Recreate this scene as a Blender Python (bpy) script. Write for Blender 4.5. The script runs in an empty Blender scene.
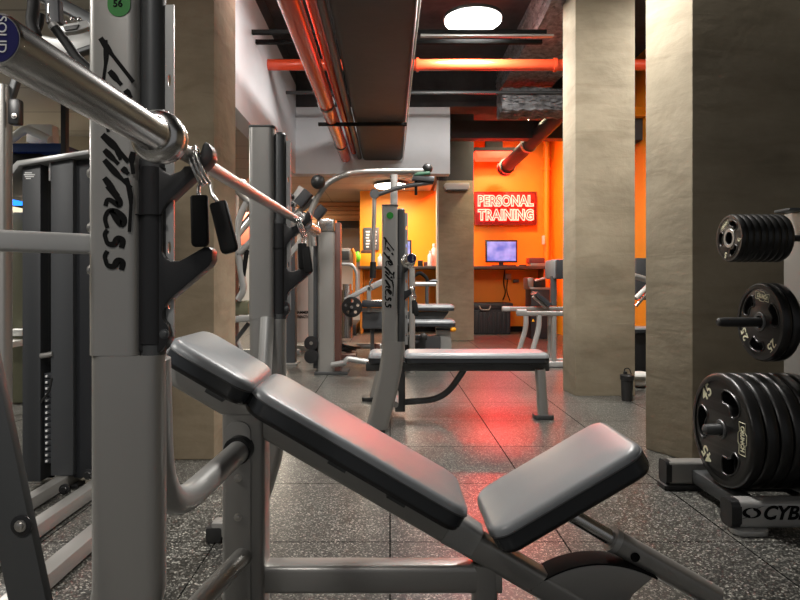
import bpy, bmesh, math, random
from mathutils import Vector, Matrix
random.seed(7)
SC = bpy.context.scene
COL = SC.collection
PI = math.pi
CX, CY, F, H = 390.0, 282.0, 600.0, 0.91     # surveyed vanishing point, focal length (px), camera height

def W(px, py, Y):
    """survey helper: world point at depth Y"""
    return Vector(((px - CX) / F * Y, Y, H - (py - CY) / F * Y))
def PX(px, Y): return (px - CX) / F * Y
def PZ(py, Y): return H - (py - CY) / F * Y

# ------------------------------------------------------------------ materials
def mat(name, col, rough=0.5, metal=0.0, spec=0.5, var=0.0, vscale=6.0, bump=0.0, bscale=60.0,
        emit=None, estr=0.0, coat=0.0, col2=None, rvar=0.0, trans=0.0):
    m = bpy.data.materials.new(name); m.use_nodes = True
    nt = m.node_tree; b = nt.nodes['Principled BSDF']
    b.inputs['Roughness'].default_value = rough
    b.inputs['Metallic'].default_value = metal
    b.inputs['Specular IOR Level'].default_value = spec
    b.inputs['Coat Weight'].default_value = coat
    b.inputs['Coat Roughness'].default_value = 0.15
    b.inputs['Base Color'].default_value = (*col, 1)
    if trans: b.inputs['Transmission Weight'].default_value = trans
    tc = nt.nodes.new('ShaderNodeTexCoord')
    if var or col2:
        n = nt.nodes.new('ShaderNodeTexNoise'); n.inputs['Scale'].default_value = vscale
        n.inputs['Detail'].default_value = 5; n.inputs['Roughness'].default_value = 0.6
        nt.links.new(tc.outputs['Object'], n.inputs['Vector'])
        r = nt.nodes.new('ShaderNodeValToRGB')
        c2 = col2 or tuple(min(1, c * (1 + var)) for c in col)
        c1 = col if col2 else tuple(c * (1 - var) for c in col)
        r.color_ramp.elements[0].position = 0.3; r.color_ramp.elements[1].position = 0.7
        r.color_ramp.elements[0].color = (*c1, 1); r.color_ramp.elements[1].color = (*c2, 1)
        nt.links.new(n.outputs['Fac'], r.inputs['Fac']); nt.links.new(r.outputs['Color'], b.inputs['Base Color'])
    if rvar:
        n3 = nt.nodes.new('ShaderNodeTexNoise'); n3.inputs['Scale'].default_value = 9
        nt.links.new(tc.outputs['Object'], n3.inputs['Vector'])
        mr = nt.nodes.new('ShaderNodeMapRange'); mr.inputs['To Min'].default_value = rough - rvar; mr.inputs['To Max'].default_value = rough + rvar
        nt.links.new(n3.outputs['Fac'], mr.inputs['Value']); nt.links.new(mr.outputs['Result'], b.inputs['Roughness'])
    if bump:
        n2 = nt.nodes.new('ShaderNodeTexNoise'); n2.inputs['Scale'].default_value = bscale; n2.inputs['Detail'].default_value = 3
        nt.links.new(tc.outputs['Object'], n2.inputs['Vector'])
        bp = nt.nodes.new('ShaderNodeBump'); bp.inputs['Strength'].default_value = bump; bp.inputs['Distance'].default_value = 0.01
        nt.links.new(n2.outputs['Fac'], bp.inputs['Height']); nt.links.new(bp.outputs['Normal'], b.inputs['Normal'])
    if emit:
        b.inputs['Emission Color'].default_value = (*emit, 1); b.inputs['Emission Strength'].default_value = estr
    return m

def concrete(name, c1, c2, c3):
    m = mat(name, c1, rough=0.8, spec=0.25)
    nt = m.node_tree; b = nt.nodes['Principled BSDF']; L = nt.links.new
    tc = nt.nodes.new('ShaderNodeTexCoord')
    mp = nt.nodes.new('ShaderNodeMapping'); mp.inputs['Scale'].default_value = (1, 1, 1.5)
    L(tc.outputs['Object'], mp.inputs['Vector'])
    n = nt.nodes.new('ShaderNodeTexNoise'); n.inputs['Scale'].default_value = 2.2; n.inputs['Detail'].default_value = 8; n.inputs['Roughness'].default_value = .62
    L(mp.outputs['Vector'], n.inputs['Vector'])
    r = nt.nodes.new('ShaderNodeValToRGB'); e = r.color_ramp.elements
    e[0].position = .3; e[0].color = (*c1, 1); e[1].position = .68; e[1].color = (*c2, 1)
    L(n.outputs['Fac'], r.inputs['Fac'])
    # fine trowel marks
    mp2 = nt.nodes.new('ShaderNodeMapping'); mp2.inputs['Scale'].default_value = (1.6, 1.6, 6.5); mp2.inputs['Rotation'].default_value = (.1, .06, 0)
    L(tc.outputs['Object'], mp2.inputs['Vector'])
    n2 = nt.nodes.new('ShaderNodeTexNoise'); n2.inputs['Scale'].default_value = 1.5; n2.inputs['Detail'].default_value = 6
    n2.inputs['Distortion'].default_value = 1.2
    L(mp2.outputs['Vector'], n2.inputs['Vector'])
    r2 = nt.nodes.new('ShaderNodeValToRGB'); e2 = r2.color_ramp.elements
    e2[0].position = .25; e2[0].color = (*c3, 1); e2[1].position = .55; e2[1].color = (1, 1, 1, 1)
    L(n2.outputs['Fac'], r2.inputs['Fac'])
    mx = nt.nodes.new('ShaderNodeMix'); mx.data_type = 'RGBA'; mx.blend_type = 'MULTIPLY'; mx.inputs['Factor'].default_value = .45
    L(r.outputs['Color'], mx.inputs[6]); L(r2.outputs['Color'], mx.inputs[7]); L(mx.outputs[2], b.inputs['Base Color'])
    # pits
    n3 = nt.nodes.new('ShaderNodeTexNoise'); n3.inputs['Scale'].default_value = 18; n3.inputs['Detail'].default_value = 6
    L(tc.outputs['Object'], n3.inputs['Vector'])
    ad = nt.nodes.new('ShaderNodeMath'); L(n2.outputs['Fac'], ad.inputs[0]); L(n3.outputs['Fac'], ad.inputs[1])
    bp = nt.nodes.new('ShaderNodeBump'); bp.inputs['Strength'].default_value = .22; bp.inputs['Distance'].default_value = .012
    L(ad.outputs[0], bp.inputs['Height']); L(bp.outputs['Normal'], b.inputs['Normal'])
    return m

def rubber_floor():
    m = bpy.data.materials.new('speckled_rubber_tiles'); m.use_nodes = True
    nt = m.node_tree; b = nt.nodes['Principled BSDF']; L = nt.links.new
    tc = nt.nodes.new('ShaderNodeTexCoord')
    # crumb texture
    v = nt.nodes.new('ShaderNodeTexVoronoi'); v.inputs['Scale'].default_value = 210
    L(tc.outputs['Object'], v.inputs['Vector'])
    sp = nt.nodes.new('ShaderNodeSeparateColor'); L(v.outputs['Color'], sp.inputs['Color'])
    r = nt.nodes.new('ShaderNodeValToRGB'); e = r.color_ramp.elements
    e[0].position = 0; e[0].color = (.016, .016, .015, 1)
    e[1].position = 1; e[1].color = (.45, .44, .39, 1)
    for p, c in ((.45, (.024, .024, .022, 1)), (.62, (.050, .049, .045, 1)), (.80, (.115, .112, .10, 1)), (.93, (.24, .235, .21, 1))):
        k = e.new(p); k.color = c
    L(sp.outputs[0], r.inputs['Fac'])
    # larger worn patches
    n = nt.nodes.new('ShaderNodeTexNoise'); n.inputs['Scale'].default_value = 2.1; n.inputs['Detail'].default_value = 4
    L(tc.outputs['Object'], n.inputs['Vector'])
    mr = nt.nodes.new('ShaderNodeMapRange'); mr.inputs['From Min'].default_value = .3; mr.inputs['From Max'].default_value = .7
    mr.inputs['To Min'].default_value = .85; mr.inputs['To Max'].default_value = 1.15
    L(n.outputs['Fac'], mr.inputs['Value'])
    # tile seams at X = k*.61, Y = 2.708 + k*.61
    s = nt.nodes.new('ShaderNodeSeparateXYZ'); L(tc.outputs['Object'], s.inputs['Vector'])
    def seam(out, off, w):
        a = nt.nodes.new('ShaderNodeMath'); a.operation = 'ADD'; a.inputs[1].default_value = off + 61.0; L(out, a.inputs[0])
        md = nt.nodes.new('ShaderNodeMath'); md.operation = 'MODULO'; md.inputs[1].default_value = .62 if False else .61; L(a.outputs[0], md.inputs[0])
        lt = nt.nodes.new('ShaderNodeMath'); lt.operation = 'LESS_THAN'; lt.inputs[1].default_value = w; L(md.outputs[0], lt.inputs[0])
        return lt
    sx = seam(s.outputs['X'], .003, .0065); sy = seam(s.outputs['Y'], -2.708 + 61.0 * 0 + .61 * 5, .005)
    mxm = nt.nodes.new('ShaderNodeMath'); mxm.operation = 'MAXIMUM'; L(sx.outputs[0], mxm.inputs[0]); L(sy.outputs[0], mxm.inputs[1])
    sc = nt.nodes.new('ShaderNodeMath'); sc.operation = 'MULTIPLY'; sc.inputs[1].default_value = .75; L(mxm.outputs[0], sc.inputs[0])
    mul = nt.nodes.new('ShaderNodeMix'); mul.data_type = 'RGBA'; mul.blend_type = 'MULTIPLY'; mul.inputs['Factor'].default_value = 1
    cc = nt.nodes.new('ShaderNodeCombineColor')
    for k in range(3): L(mr.outputs['Result'], cc.inputs[k])
    L(r.outputs['Color'], mul.inputs[6]); L(cc.outputs['Color'], mul.inputs[7])
    mx = nt.nodes.new('ShaderNodeMix'); mx.data_type = 'RGBA'; L(sc.outputs[0], mx.inputs['Factor'])
    L(mul.outputs[2], mx.inputs[6]); mx.inputs[7].default_value = (.012, .012, .011, 1)
    L(mx.outputs[2], b.inputs['Base Color'])
    mrr = nt.nodes.new('ShaderNodeMapRange'); mrr.inputs['To Min'].default_value = .30; mrr.inputs['To Max'].default_value = .95
    L(mxm.outputs[0], mrr.inputs['Value']); L(mrr.outputs['Result'], b.inputs['Roughness'])
    mrs = nt.nodes.new('ShaderNodeMapRange'); mrs.inputs['To Min'].default_value = .4; mrs.inputs['To Max'].default_value = .03
    L(mxm.outputs[0], mrs.inputs['Value']); L(mrs.outputs['Result'], b.inputs['Specular IOR Level'])
    bp = nt.nodes.new('ShaderNodeBump'); bp.inputs['Strength'].default_value = .12; bp.inputs['Distance'].default_value = .002
    L(sp.outputs[0], bp.inputs['Height']); L(bp.outputs['Normal'], b.inputs['Normal'])
    return m

def slat_ceiling():
    m = mat('tile_ceiling', (.55, .5, .42), rough=.8)
    nt = m.node_tree; b = nt.nodes['Principled BSDF']; L = nt.links.new
    tc = nt.nodes.new('ShaderNodeTexCoord')
    br = nt.nodes.new('ShaderNodeTexBrick'); br.offset = 0; br.inputs['Scale'].default_value = 1
    br.inputs['Brick Width'].default_value = 1.2; br.inputs['Row Height'].default_value = .6; br.inputs['Mortar Size'].default_value = .012
    br.inputs['Color1'].default_value = (.50, .47, .40, 1); br.inputs['Color2'].default_value = (.46, .43, .37, 1); br.inputs['Mortar'].default_value = (.3, .28, .24, 1)
    L(tc.outputs['Object'], br.inputs['Vector']); L(br.outputs['Color'], b.inputs['Base Color'])
    return m

M = {}
M['frame'] = mat('platinum_frame_paint', (.32, .312, .295), rough=.38, metal=.55, spec=.5, coat=.25, bump=.02, bscale=300)
M['frame_dark'] = mat('dark_frame_paint', (.085, .088, .09), rough=.42, metal=.5)
M['frame_light'] = mat('silver_frame_paint', (.42, .42, .41), rough=.34, metal=.45)
M['chrome'] = mat('brushed_chrome', (.66, .645, .63), rough=.24, metal=1.0, rvar=.04)
M['steel'] = mat('bare_steel', (.55, .53, .50), rough=.3, metal=1.0)
M['knurl'] = mat('knurled_steel', (.46, .455, .45), rough=.30, metal=1.0, bump=.25, bscale=900)
M['black_plastic'] = mat('black_plastic', (.013, .013, .014), rough=.33, bump=.04, bscale=400)
M['rubber'] = mat('black_rubber', (.018, .018, .018), rough=.42, bump=.05, bscale=200)
M['grip'] = mat('black_grip_sleeve', (.010, .010, .010), rough=.6, spec=.25)
M['vinyl'] = mat('grey_vinyl', (.20, .212, .222), rough=.36, spec=.5, bump=.04, bscale=350, var=.03, vscale=3)
M['vinyl_dark'] = mat('dark_vinyl', (.028, .031, .035), rough=.26)
M['pad_base'] = mat('black_pad_shell', (.012, .012, .013), rough=.28)
M['piping'] = mat('dark_piping', (.05, .052, .055), rough=.4)
M['shroud'] = mat('charcoal_shroud', (.045, .048, .052), rough=.5)
M['shroud2'] = mat('dark_shroud', (.022, .024, .028), rough=.5)
M['black'] = mat('matt_black', (.01, .01, .01), rough=.8, spec=.12)
M['conc'] = concrete('bare_concrete', (.235, .20, .143), (.35, .30, .218), (.66, .62, .56))
M['conc2'] = concrete('tan_concrete', (.21, .165, .11), (.30, .245, .168), (.6, .55, .5))
M['white_wall'] = mat('grey_white_plaster', (.68, .70, .73), rough=.75, var=.05, vscale=1.5, bump=.1, bscale=20)
M['orange'] = mat('orange_wall_paint', (.86, .30, .010), rough=.5, var=.06, vscale=2)
M['dark_ceiling'] = mat('black_ceiling_paint', (.04, .039, .041), rough=.9, var=.5, vscale=3, bump=.8, bscale=9)
M['dark_beam'] = mat('dark_beam_paint', (.04, .042, .047), rough=.7, var=.2, vscale=3)
M['foil'] = mat('crumpled_fireproofing', (.06, .06, .064), rough=.7, col2=(.30, .30, .31), vscale=16, bump=1.0, bscale=22)
M['duct'] = mat('dark_duct_wrap', (.044, .036, .033), rough=.55, var=.15, vscale=2, bump=.35, bscale=7)
M['red_pipe'] = mat('red_pipe_paint', (.74, .075, .025), rough=.25, coat=.4)
M['beige'] = mat('beige_wall_paint', (.42, .36, .26), rough=.8, var=.08, vscale=1.2)
M['tile_ceiling'] = slat_ceiling()
M['floor'] = rubber_floor()
M['plate'] = mat('black_urethane', (.009, .009, .009), rough=.34, bump=.04, bscale=150)
M['cream_ink'] = mat('cream_lettering', (.62, .60, .42), rough=.5)
M['black_ink'] = mat('black_lettering', (.006, .006, .006), rough=.75, spec=.12)
M['white_ink'] = mat('white_lettering', (.75, .75, .74), rough=.5)
M['green'] = mat('green_sticker', (.004, .17, .012), rough=.5)
M['blue_cap'] = mat('navy_end_cap', (.010, .010, .085), rough=.28)
M['lamp'] = mat('lit_diffuser', (1, 1, 1), emit=(1.0, .96, .88), estr=14)
M['lamp_warm'] = mat('lit_warm_diffuser', (1, 1, 1), emit=(1.0, .90, .72), estr=14)
M['red_lamp'] = mat('lit_red_diffuser', (1, .05, .02), emit=(1.0, .05, .02), estr=3.2)
M['neon'] = mat('lit_neon_tube', (1, .3, .2), emit=(1.0, .050, .038), estr=14)
M['sign_red'] = mat('red_acrylic', (.12, .006, .006), rough=.4, emit=(1.0, .012, .008), estr=.05)
M['counter'] = mat('dark_counter_laminate', (.075, .06, .055), rough=.4)
M['wood_orange'] = mat('orange_panel', (.70, .22, .015), rough=.5)
M['screen'] = mat('lit_screen', (.1, .1, .1), rough=.3)
M['blue_glow'] = mat('lit_blue_strip', (0, .1, .5), emit=(.02, .22, 1.0), estr=2.2)
M['olive'] = mat('olive_plastic', (.11, .11, .065), rough=.6)
M['tan_panel'] = mat('pink_beige_shroud', (.52, .42, .38), rough=.45)
M['yellow'] = mat('orange_yellow_plastic', (.85, .34, .01), rough=.4)
M['brown_panel'] = mat('brown_panel', (.10, .045, .035), rough=.4)
M['poster'] = mat('grey_board', (.07, .075, .08), rough=.5)
M['white'] = mat('white_plastic', (.6, .6, .57), rough=.45)
M['lime'] = mat('lime_plastic', (.15, .65, .03), rough=.5)
M['maroon'] = mat('maroon_binder', (.14, .04, .04), rough=.5)
# computer screen: soft blue/lilac picture with darker sidebar, emitted by the screen itself
nt = M['screen'].node_tree; b = nt.nodes['Principled BSDF']
tc = nt.nodes.new('ShaderNodeTexCoord'); nn = nt.nodes.new('ShaderNodeTexNoise'); nn.inputs['Scale'].default_value = 4.5; nn.inputs['Detail'].default_value = 2
rr = nt.nodes.new('ShaderNodeValToRGB'); e = rr.color_ramp.elements
e[0].position = .35; e[0].color = (.06, .13, .60, 1); e[1].position = .66; e[1].color = (.50, .42, .90, 1)
nt.links.new(tc.outputs['Object'], nn.inputs['Vector']); nt.links.new(nn.outputs['Fac'], rr.inputs['Fac'])
nt.links.new(rr.outputs['Color'], b.inputs['Emission Color']); b.inputs['Emission Strength'].default_value = 1.0

# ------------------------------------------------------------------ mesh helpers
ROOT = {}
def finish(name, bm, m, root=None, smooth=38, loc=None):
    """bm is in world coordinates; child meshes are stored relative to their thing's base"""
    base = Vector((0, 0, 0))
    if root is not None: base = ROOT[root.name]
    elif loc is not None: base = Vector(loc)
    bmesh.ops.recalc_face_normals(bm, faces=bm.faces)
    if base.length > 0: bmesh.ops.translate(bm, verts=bm.verts, vec=-base)
    me = bpy.data.meshes.new(name); bm.to_mesh(me); bm.free()
    ms = m if isinstance(m, (list, tuple)) else [m]
    for q in ms: me.materials.append(M[q] if isinstance(q, str) else q)
    for p in me.polygons: p.use_smooth = True
    me.set_sharp_from_angle(angle=math.radians(smooth))
    o = bpy.data.objects.new(name, me); COL.objects.link(o)
    if root is not None:
        o.parent = root; ROOT[o.name] = base
        if root.type == 'MESH': pass
    else:
        o.location = base; ROOT[o.name] = base
    return o
def thing(name, label, cat, loc, group=None):
    o = bpy.data.objects.new(name, None); COL.objects.link(o); o.empty_display_size = .1
    o.location = loc; ROOT[o.name] = Vector(loc)
    o['label'] = label; o['category'] = cat
    if group: o['group'] = group
    return o
def tag(o, label, cat, group=None):
    o['label'] = label; o['category'] = cat
    if group: o['group'] = group
    return o
def struct(name, bm, m, smooth=38):
    o = finish(name, bm, m, None, smooth); o['kind'] = 'structure'; return o
def copytree(root, delta, label=None):
    r = root.copy(); COL.objects.link(r); r.location = root.location + Vector(delta)
    if label: r['label'] = label
    for ch in list(root.children):
        c = ch.copy(); COL.objects.link(c); c.parent = r
        for g in ch.children:
            d = g.copy(); COL.objects.link(d); d.parent = c
    return r
def NB(): return bmesh.new()

def box(bm, x0, x1, y0, y1, z0, z1, bev=0.0, seg=2):
    t = bmesh.new()
    bmesh.ops.create_cube(t, size=1)
    bmesh.ops.scale(t, vec=(abs(x1 - x0), abs(y1 - y0), abs(z1 - z0)), verts=t.verts)
    bmesh.ops.translate(t, vec=((x0 + x1) / 2, (y0 + y1) / 2, (z0 + z1) / 2), verts=t.verts)
    if bev: bmesh.ops.bevel(t, geom=t.edges[:], offset=bev, segments=seg, affect='EDGES', profile=.6)
    merge(bm, t); return bm
def merge(bm, t, mtx=None):
    if mtx is not None: bmesh.ops.transform(t, matrix=mtx, verts=t.verts)
    vm = {}
    for v in t.verts: vm[v] = bm.verts.new(v.co)
    for f in t.faces:
        try:
            g = bm.faces.new([vm[v] for v in f.verts]); g.material_index = f.material_index
        except ValueError: pass
    t.free()
def prism(bm, pts, axis, a, b, bev=0.0):
    """polygon pts (2d) extruded along axis from a to b. axis 'y': pts are (x,z); 'x': (y,z); 'z': (x,y)"""
    t = bmesh.new()
    def mk(p, d):
        if axis == 'y': return (p[0], d, p[1])
        if axis == 'x': return (d, p[0], p[1])
        return (p[0], p[1], d)
    A = [t.verts.new(mk(p, a)) for p in pts]; B = [t.verts.new(mk(p, b)) for p in pts]
    t.faces.new(A); t.faces.new(B[::-1]); n = len(pts)
    for i in range(n): t.faces.new([A[i], B[i], B[(i + 1) % n], A[(i + 1) % n]])
    bmesh.ops.recalc_face_normals(t, faces=t.faces)
    if bev:
        es = [e for e in t.edges if len(e.link_faces) == 2 and e.calc_face_angle(0) > .5]
        bmesh.ops.bevel(t, geom=es, offset=bev, segments=2, affect='EDGES', profile=.6)
    merge(bm, t); return bm
def circ(r, n=20): return [(r * math.cos(2 * PI * i / n), r * math.sin(2 * PI * i / n)) for i in range(n)]
def rrect(w, h, r, seg=5):
    o = []
    for cx, cy, a0 in ((w / 2 - r, h / 2 - r, 0), (-w / 2 + r, h / 2 - r, 90), (-w / 2 + r, -h / 2 + r, 180), (w / 2 - r, -h / 2 + r, 270)):
        for k in range(seg + 1):
            a = math.radians(a0 + 90 * k / seg); o.append((cx + r * math.cos(a), cy + r * math.sin(a)))
    return o
def fillet(pts, r, n=8):
    pts = [Vector(p) for p in pts]; out = [pts[0]]
    for i in range(1, len(pts) - 1):
        a, b, c = pts[i - 1], pts[i], pts[i + 1]
        d1 = (a - b); d2 = (c - b); rr = min(r, d1.length * .48, d2.length * .48)
        p = b + d1.normalized() * rr; q = b + d2.normalized() * rr
        for k in range(n + 1):
            t = k / n; out.append((1 - t) ** 2 * p + 2 * t * (1 - t) * b + t * t * q)
    out.append(pts[-1]); return out
def sweep(bm, path, sec, up=(0, 0, 1), caps=True, scale=None):
    path = [Vector(p) for p in path]; rings = []
    n0 = Vector(up).normalized(); n = len(path)
    prev = None
    for i, p in enumerate(path):
        t = (path[min(i + 1, n - 1)] - path[max(i - 1, 0)])
        if t.length < 1e-9: t = Vector((0, 0, 1))
        t.normalize()
        ref = prev if prev is not None else n0
        if abs(t.dot(ref)) > .98 and prev is None: ref = Vector((0, 1, 0)) if abs(t.y) < .9 else Vector((1, 0, 0))
        s = t.cross(ref).normalized(); u = s.cross(t).normalized(); prev = u
        k = scale[i] if scale else 1
        rings.append([bm.verts.new(p + s * a * k + u * b * k) for a, b in sec])
    m = len(sec)
    for i in range(n - 1):
        for j in range(m):
            bm.faces.new([rings[i][j], rings[i][(j + 1) % m], rings[i + 1][(j + 1) % m], rings[i + 1][j]])
    if caps: bm.faces.new(rings[0][::-1]); bm.faces.new(rings[-1])
    return bm
def tube(bm, pts, r, fr=0.0, n=20, up=(0, 0, 1)):
    return sweep(bm, fillet(pts, fr) if fr and len(pts) > 2 else pts, circ(r, n), up)
def lathe(bm, prof, o, axis, n=40, cap=True):
    """prof: (distance along axis, radius)"""
    o = Vector(o); ax = Vector(axis).normalized()
    ref = Vector((0, 0, 1)) if abs(ax.z) < .9 else Vector((0, 1, 0))
    s = ax.cross(ref).normalized(); u = s.cross(ax); rings = []
    for d, r in prof:
        rings.append([bm.verts.new(o + ax * d + (s * math.cos(2 * PI * k / n) + u * math.sin(2 * PI * k / n)) * max(r, 1e-5)) for k in range(n)])
    for i in range(len(rings) - 1):
        for k in range(n): bm.faces.new([rings[i][k], rings[i][(k + 1) % n], rings[i + 1][(k + 1) % n], rings[i + 1][k]])
    if cap: bm.faces.new(rings[0][::-1]); bm.faces.new(rings[-1])
    return bm
def sph(bm, c, r, sx=1, sy=1, sz=1, seg=20):
    t = bmesh.new(); bmesh.ops.create_uvsphere(t, u_segments=seg, v_segments=seg // 2, radius=r)
    merge(bm, t, Matrix.Translation(Vector(c)) @ Matrix.Diagonal((sx, sy, sz, 1))); return bm
def frame_mtx(o, x, y):
    x = Vector(x).normalized(); y = Vector(y).normalized(); z = x.cross(y)
    return Matrix(((x.x, y.x, z.x, o[0]), (x.y, y.y, z.y, o[1]), (x.z, y.z, z.z, o[2]), (0, 0, 0, 1)))
def curve_to_bm(cu):
    o = bpy.data.objects.new('tmp', cu); COL.objects.link(o)
    dg = bpy.context.evaluated_depsgraph_get(); dg.update()
    me = bpy.data.meshes.new_from_object(o.evaluated_get(dg)); t = bmesh.new(); t.from_mesh(me)
    bpy.data.objects.remove(o); bpy.data.meshes.remove(me); bpy.data.curves.remove(cu)
    return t
def shape2d(loops, ext, bev=0.0, fill='BOTH'):
    cu = bpy.data.curves.new('tmpc', 'CURVE'); cu.dimensions = '2D'; cu.fill_mode = fill; cu.extrude = ext; cu.bevel_depth = bev; cu.bevel_resolution = 2
    for lp in loops:
        s = cu.splines.new('POLY'); s.points.add(len(lp) - 1); s.use_cyclic_u = True
        for i, p in enumerate(lp): s.points[i].co = (p[0], p[1], 0, 1)
    t = curve_to_bm(cu); bmesh.ops.remove_doubles(t, verts=t.verts, dist=1e-6); return t
def text_bm(body, size, ext=.0006, shear=0, bold=0, align='CENTER', outline=0.0, space=1.0):
    cu = bpy.data.curves.new('tmpt', 'FONT'); cu.body = body; cu.size = size; cu.shear = shear; cu.offset = bold
    cu.align_x = align; cu.align_y = 'CENTER'; cu.extrude = ext; cu.space_character = space
    if outline: cu.fill_mode = 'NONE'; cu.bevel_depth = outline; cu.extrude = 0; cu.bevel_resolution = 2
    cu.resolution_u = 4
    return curve_to_bm(cu)
def text(name, body, size, o, x, y, m, root=None, sx=1.0, **kw):
    bm = NB(); merge(bm, text_bm(body, size, **kw), frame_mtx(o, x, y) @ Matrix.Diagonal((sx, 1, 1, 1)))
    return finish(name, bm, m, root)
def arc(cx, cy, r, a0, a1, n=16):
    return [(cx + r * math.cos(math.radians(a0 + (a1 - a0) * k / n)), cy + r * math.sin(math.radians(a0 + (a1 - a0) * k / n))) for k in range(n + 1)]
def bolt(bm, c, axis, r=.008, h=.005):
    ax = Vector(axis).normalized()
    lathe(bm, [(0, r * 1.5), (h * .3, r * 1.5), (h * .35, r), (h, r * .95), (h * 1.15, r * .6)], c, ax, 12)
    return bm

# padded cushion with seam piping and black shell. o: bottom corner, u: along length, v: across, w: up
def pad(root, o, u, v, L, Wd, T, name='pad', rc=.045, vin='vinyl', base_h=.024, roll=.017, pipe=True):
    o = Vector(o); u = Vector(u).normalized(); v = Vector(v).normalized(); w = u.cross(v)
    def P(a, b, c): return o + u * a + v * b + w * c
    def contour(ins):
        r = max(rc - ins, min(L, Wd) * .06)
        return [(x + L / 2, y + Wd / 2) for x, y in rrect(L - 2 * ins, Wd - 2 * ins, r, 7)]
    def layers(ls, capb, capt):
        bm = NB(); R = [[bm.verts.new(P(a, b, z)) for a, b in contour(i)] for i, z in ls]; n = len(R[0])
        for i in range(len(R) - 1):
            for j in range(n): bm.faces.new([R[i][j], R[i][(j + 1) % n], R[i + 1][(j + 1) % n], R[i + 1][j]])
        if capb: bm.faces.new(R[0][::-1])
        if capt: bm.faces.new(R[-1])
        return bm
    top = [(-.0004, T - roll - .002), (0, T - roll)]
    for k in range(1, 7):
        a = PI / 2 * k / 6; top.append((roll * (1 - math.cos(a)), T - roll + roll * math.sin(a)))
    m_ = min(L, Wd)
    top += [(roll + m_ * .05, T + .0015), (roll + m_ * .12, T + .003), (roll + m_ * .22, T + .004)]
    c = finish(name, layers(top, True, True), vin, root, 60)
    finish('side_panel', layers([(.004, base_h * .5 - .001), (.0005, base_h * .5), (.0, T - roll)], True, True), 'vinyl_dark', c)
    b = finish('pad_shell', layers([(.012, -.001), (.006, 0), (.003, .004), (.003, base_h * .5)], True, True), 'pad_base', c)
    if pipe:
        bm = NB(); zz = T - roll; pts = [P(a, q, zz) for a, q in contour(-.0002)]; pts.append(pts[0]); pts.append(pts[1])
        sweep(bm, pts, circ(.0022, 6), up=w, caps=False); finish('piping', bm, 'piping', c)
    return c

# ------------------------------------------------------------------ brush script logo (text runs along x, letters' up is y), unit = px of survey
STROKES = [
    ([(0, -4), (12, 4), (44, 29)], 5), ([(2, 1), (20, 2), (42, -1)], 4), ([(33, 5), (47, 17)], 5), ([(52, 21), (60, 27)], 5),
    ([(50, -5), (66, 8), (84, 23), (92, 25)], 5), ([(62, 12), (76, 15)], 4), ([(79, 9), (88, 12), (93, 18), (88, 22), (80, 14), (78, 6), (84, 2), (94, 4)], 4),
    ([(97, -2), (108, 10), (124, 24)], 6), ([(114, 29), (122, 27), (136, 29)], 5), ([(110, 12), (122, 16)], 4),
    ([(112, 0), (126, 14)], 5), ([(130, 18), (136, 24)], 5), ([(122, 0), (136, 12), (150, 27)], 5), ([(140, 22), (160, 27), (194, 25)], 4),
    ([(140, 0), (158, 14)], 5), ([(148, 3), (162, 15), (168, 15), (160, 3), (168, 1)], 5),
    ([(172, 7), (180, 11), (188, 18), (180, 20), (173, 12), (172, 4), (180, 0), (190, 3)], 5),
    ([(210, 17), (202, 19), (200, 13), (207, 10), (206, 3), (196, 0), (192, 3)], 5),
    ([(232, 17), (224, 19), (222, 13), (229, 10), (228, 3), (218, 0), (213, 3)], 5)]
def script_logo(root, o, x, y, s, name='maker_lettering'):
    bm = NB(); mt = frame_mtx(o, x, y)
    for si, (pts, wd) in enumerate(STROKES):
        # smooth the stroke, then make a tapered flat ribbon
        P = [Vector((a, b, 0)) for a, b in pts]
        P = fillet(P, 8, 4) if len(P) > 2 else [P[0].lerp(P[1], k / 4) for k in range(5)]
        n = len(P); Lh = []; Rh = []
        for i, p in enumerate(P):
            t = (P[min(i + 1, n - 1)] - P[max(i - 1, 0)]).normalized(); q = Vector((-t.y, t.x, 0))
            f = i / (n - 1); wv = wd * .62 * (.62 + .45 * math.sin(PI * min(1, f * 1.1 + .15)))
            Lh.append(p + q * wv); Rh.append(p - q * wv)
        for i in range(n - 1):
            quad = [Lh[i], Lh[i + 1], Rh[i + 1], Rh[i]]
            a = [bm.verts.new(mt @ Vector((c.x * s, c.y * s, .0006 + .00007 * si))) for c in quad]
            b_ = [bm.verts.new(mt @ Vector((c.x * s, c.y * s, 0))) for c in quad]
            bm.faces.new(a); bm.faces.new(b_[::-1])
            for k in range(4): bm.faces.new([a[k], b_[k], b_[(k + 1) % 4], a[(k + 1) % 4]])
    return finish(name, bm, 'black_ink', root)

# ================================================================== ROOM
CEIL = 3.6
bm = NB(); box(bm, -9, 5.2, -2.5, 15, -.1, 0); struct('floor', bm, 'floor')
bm = NB(); box(bm, -1.35, 5.2, -2.5, 11.3, CEIL, CEIL + .1); struct('ceiling', bm, 'dark_ceiling')
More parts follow.
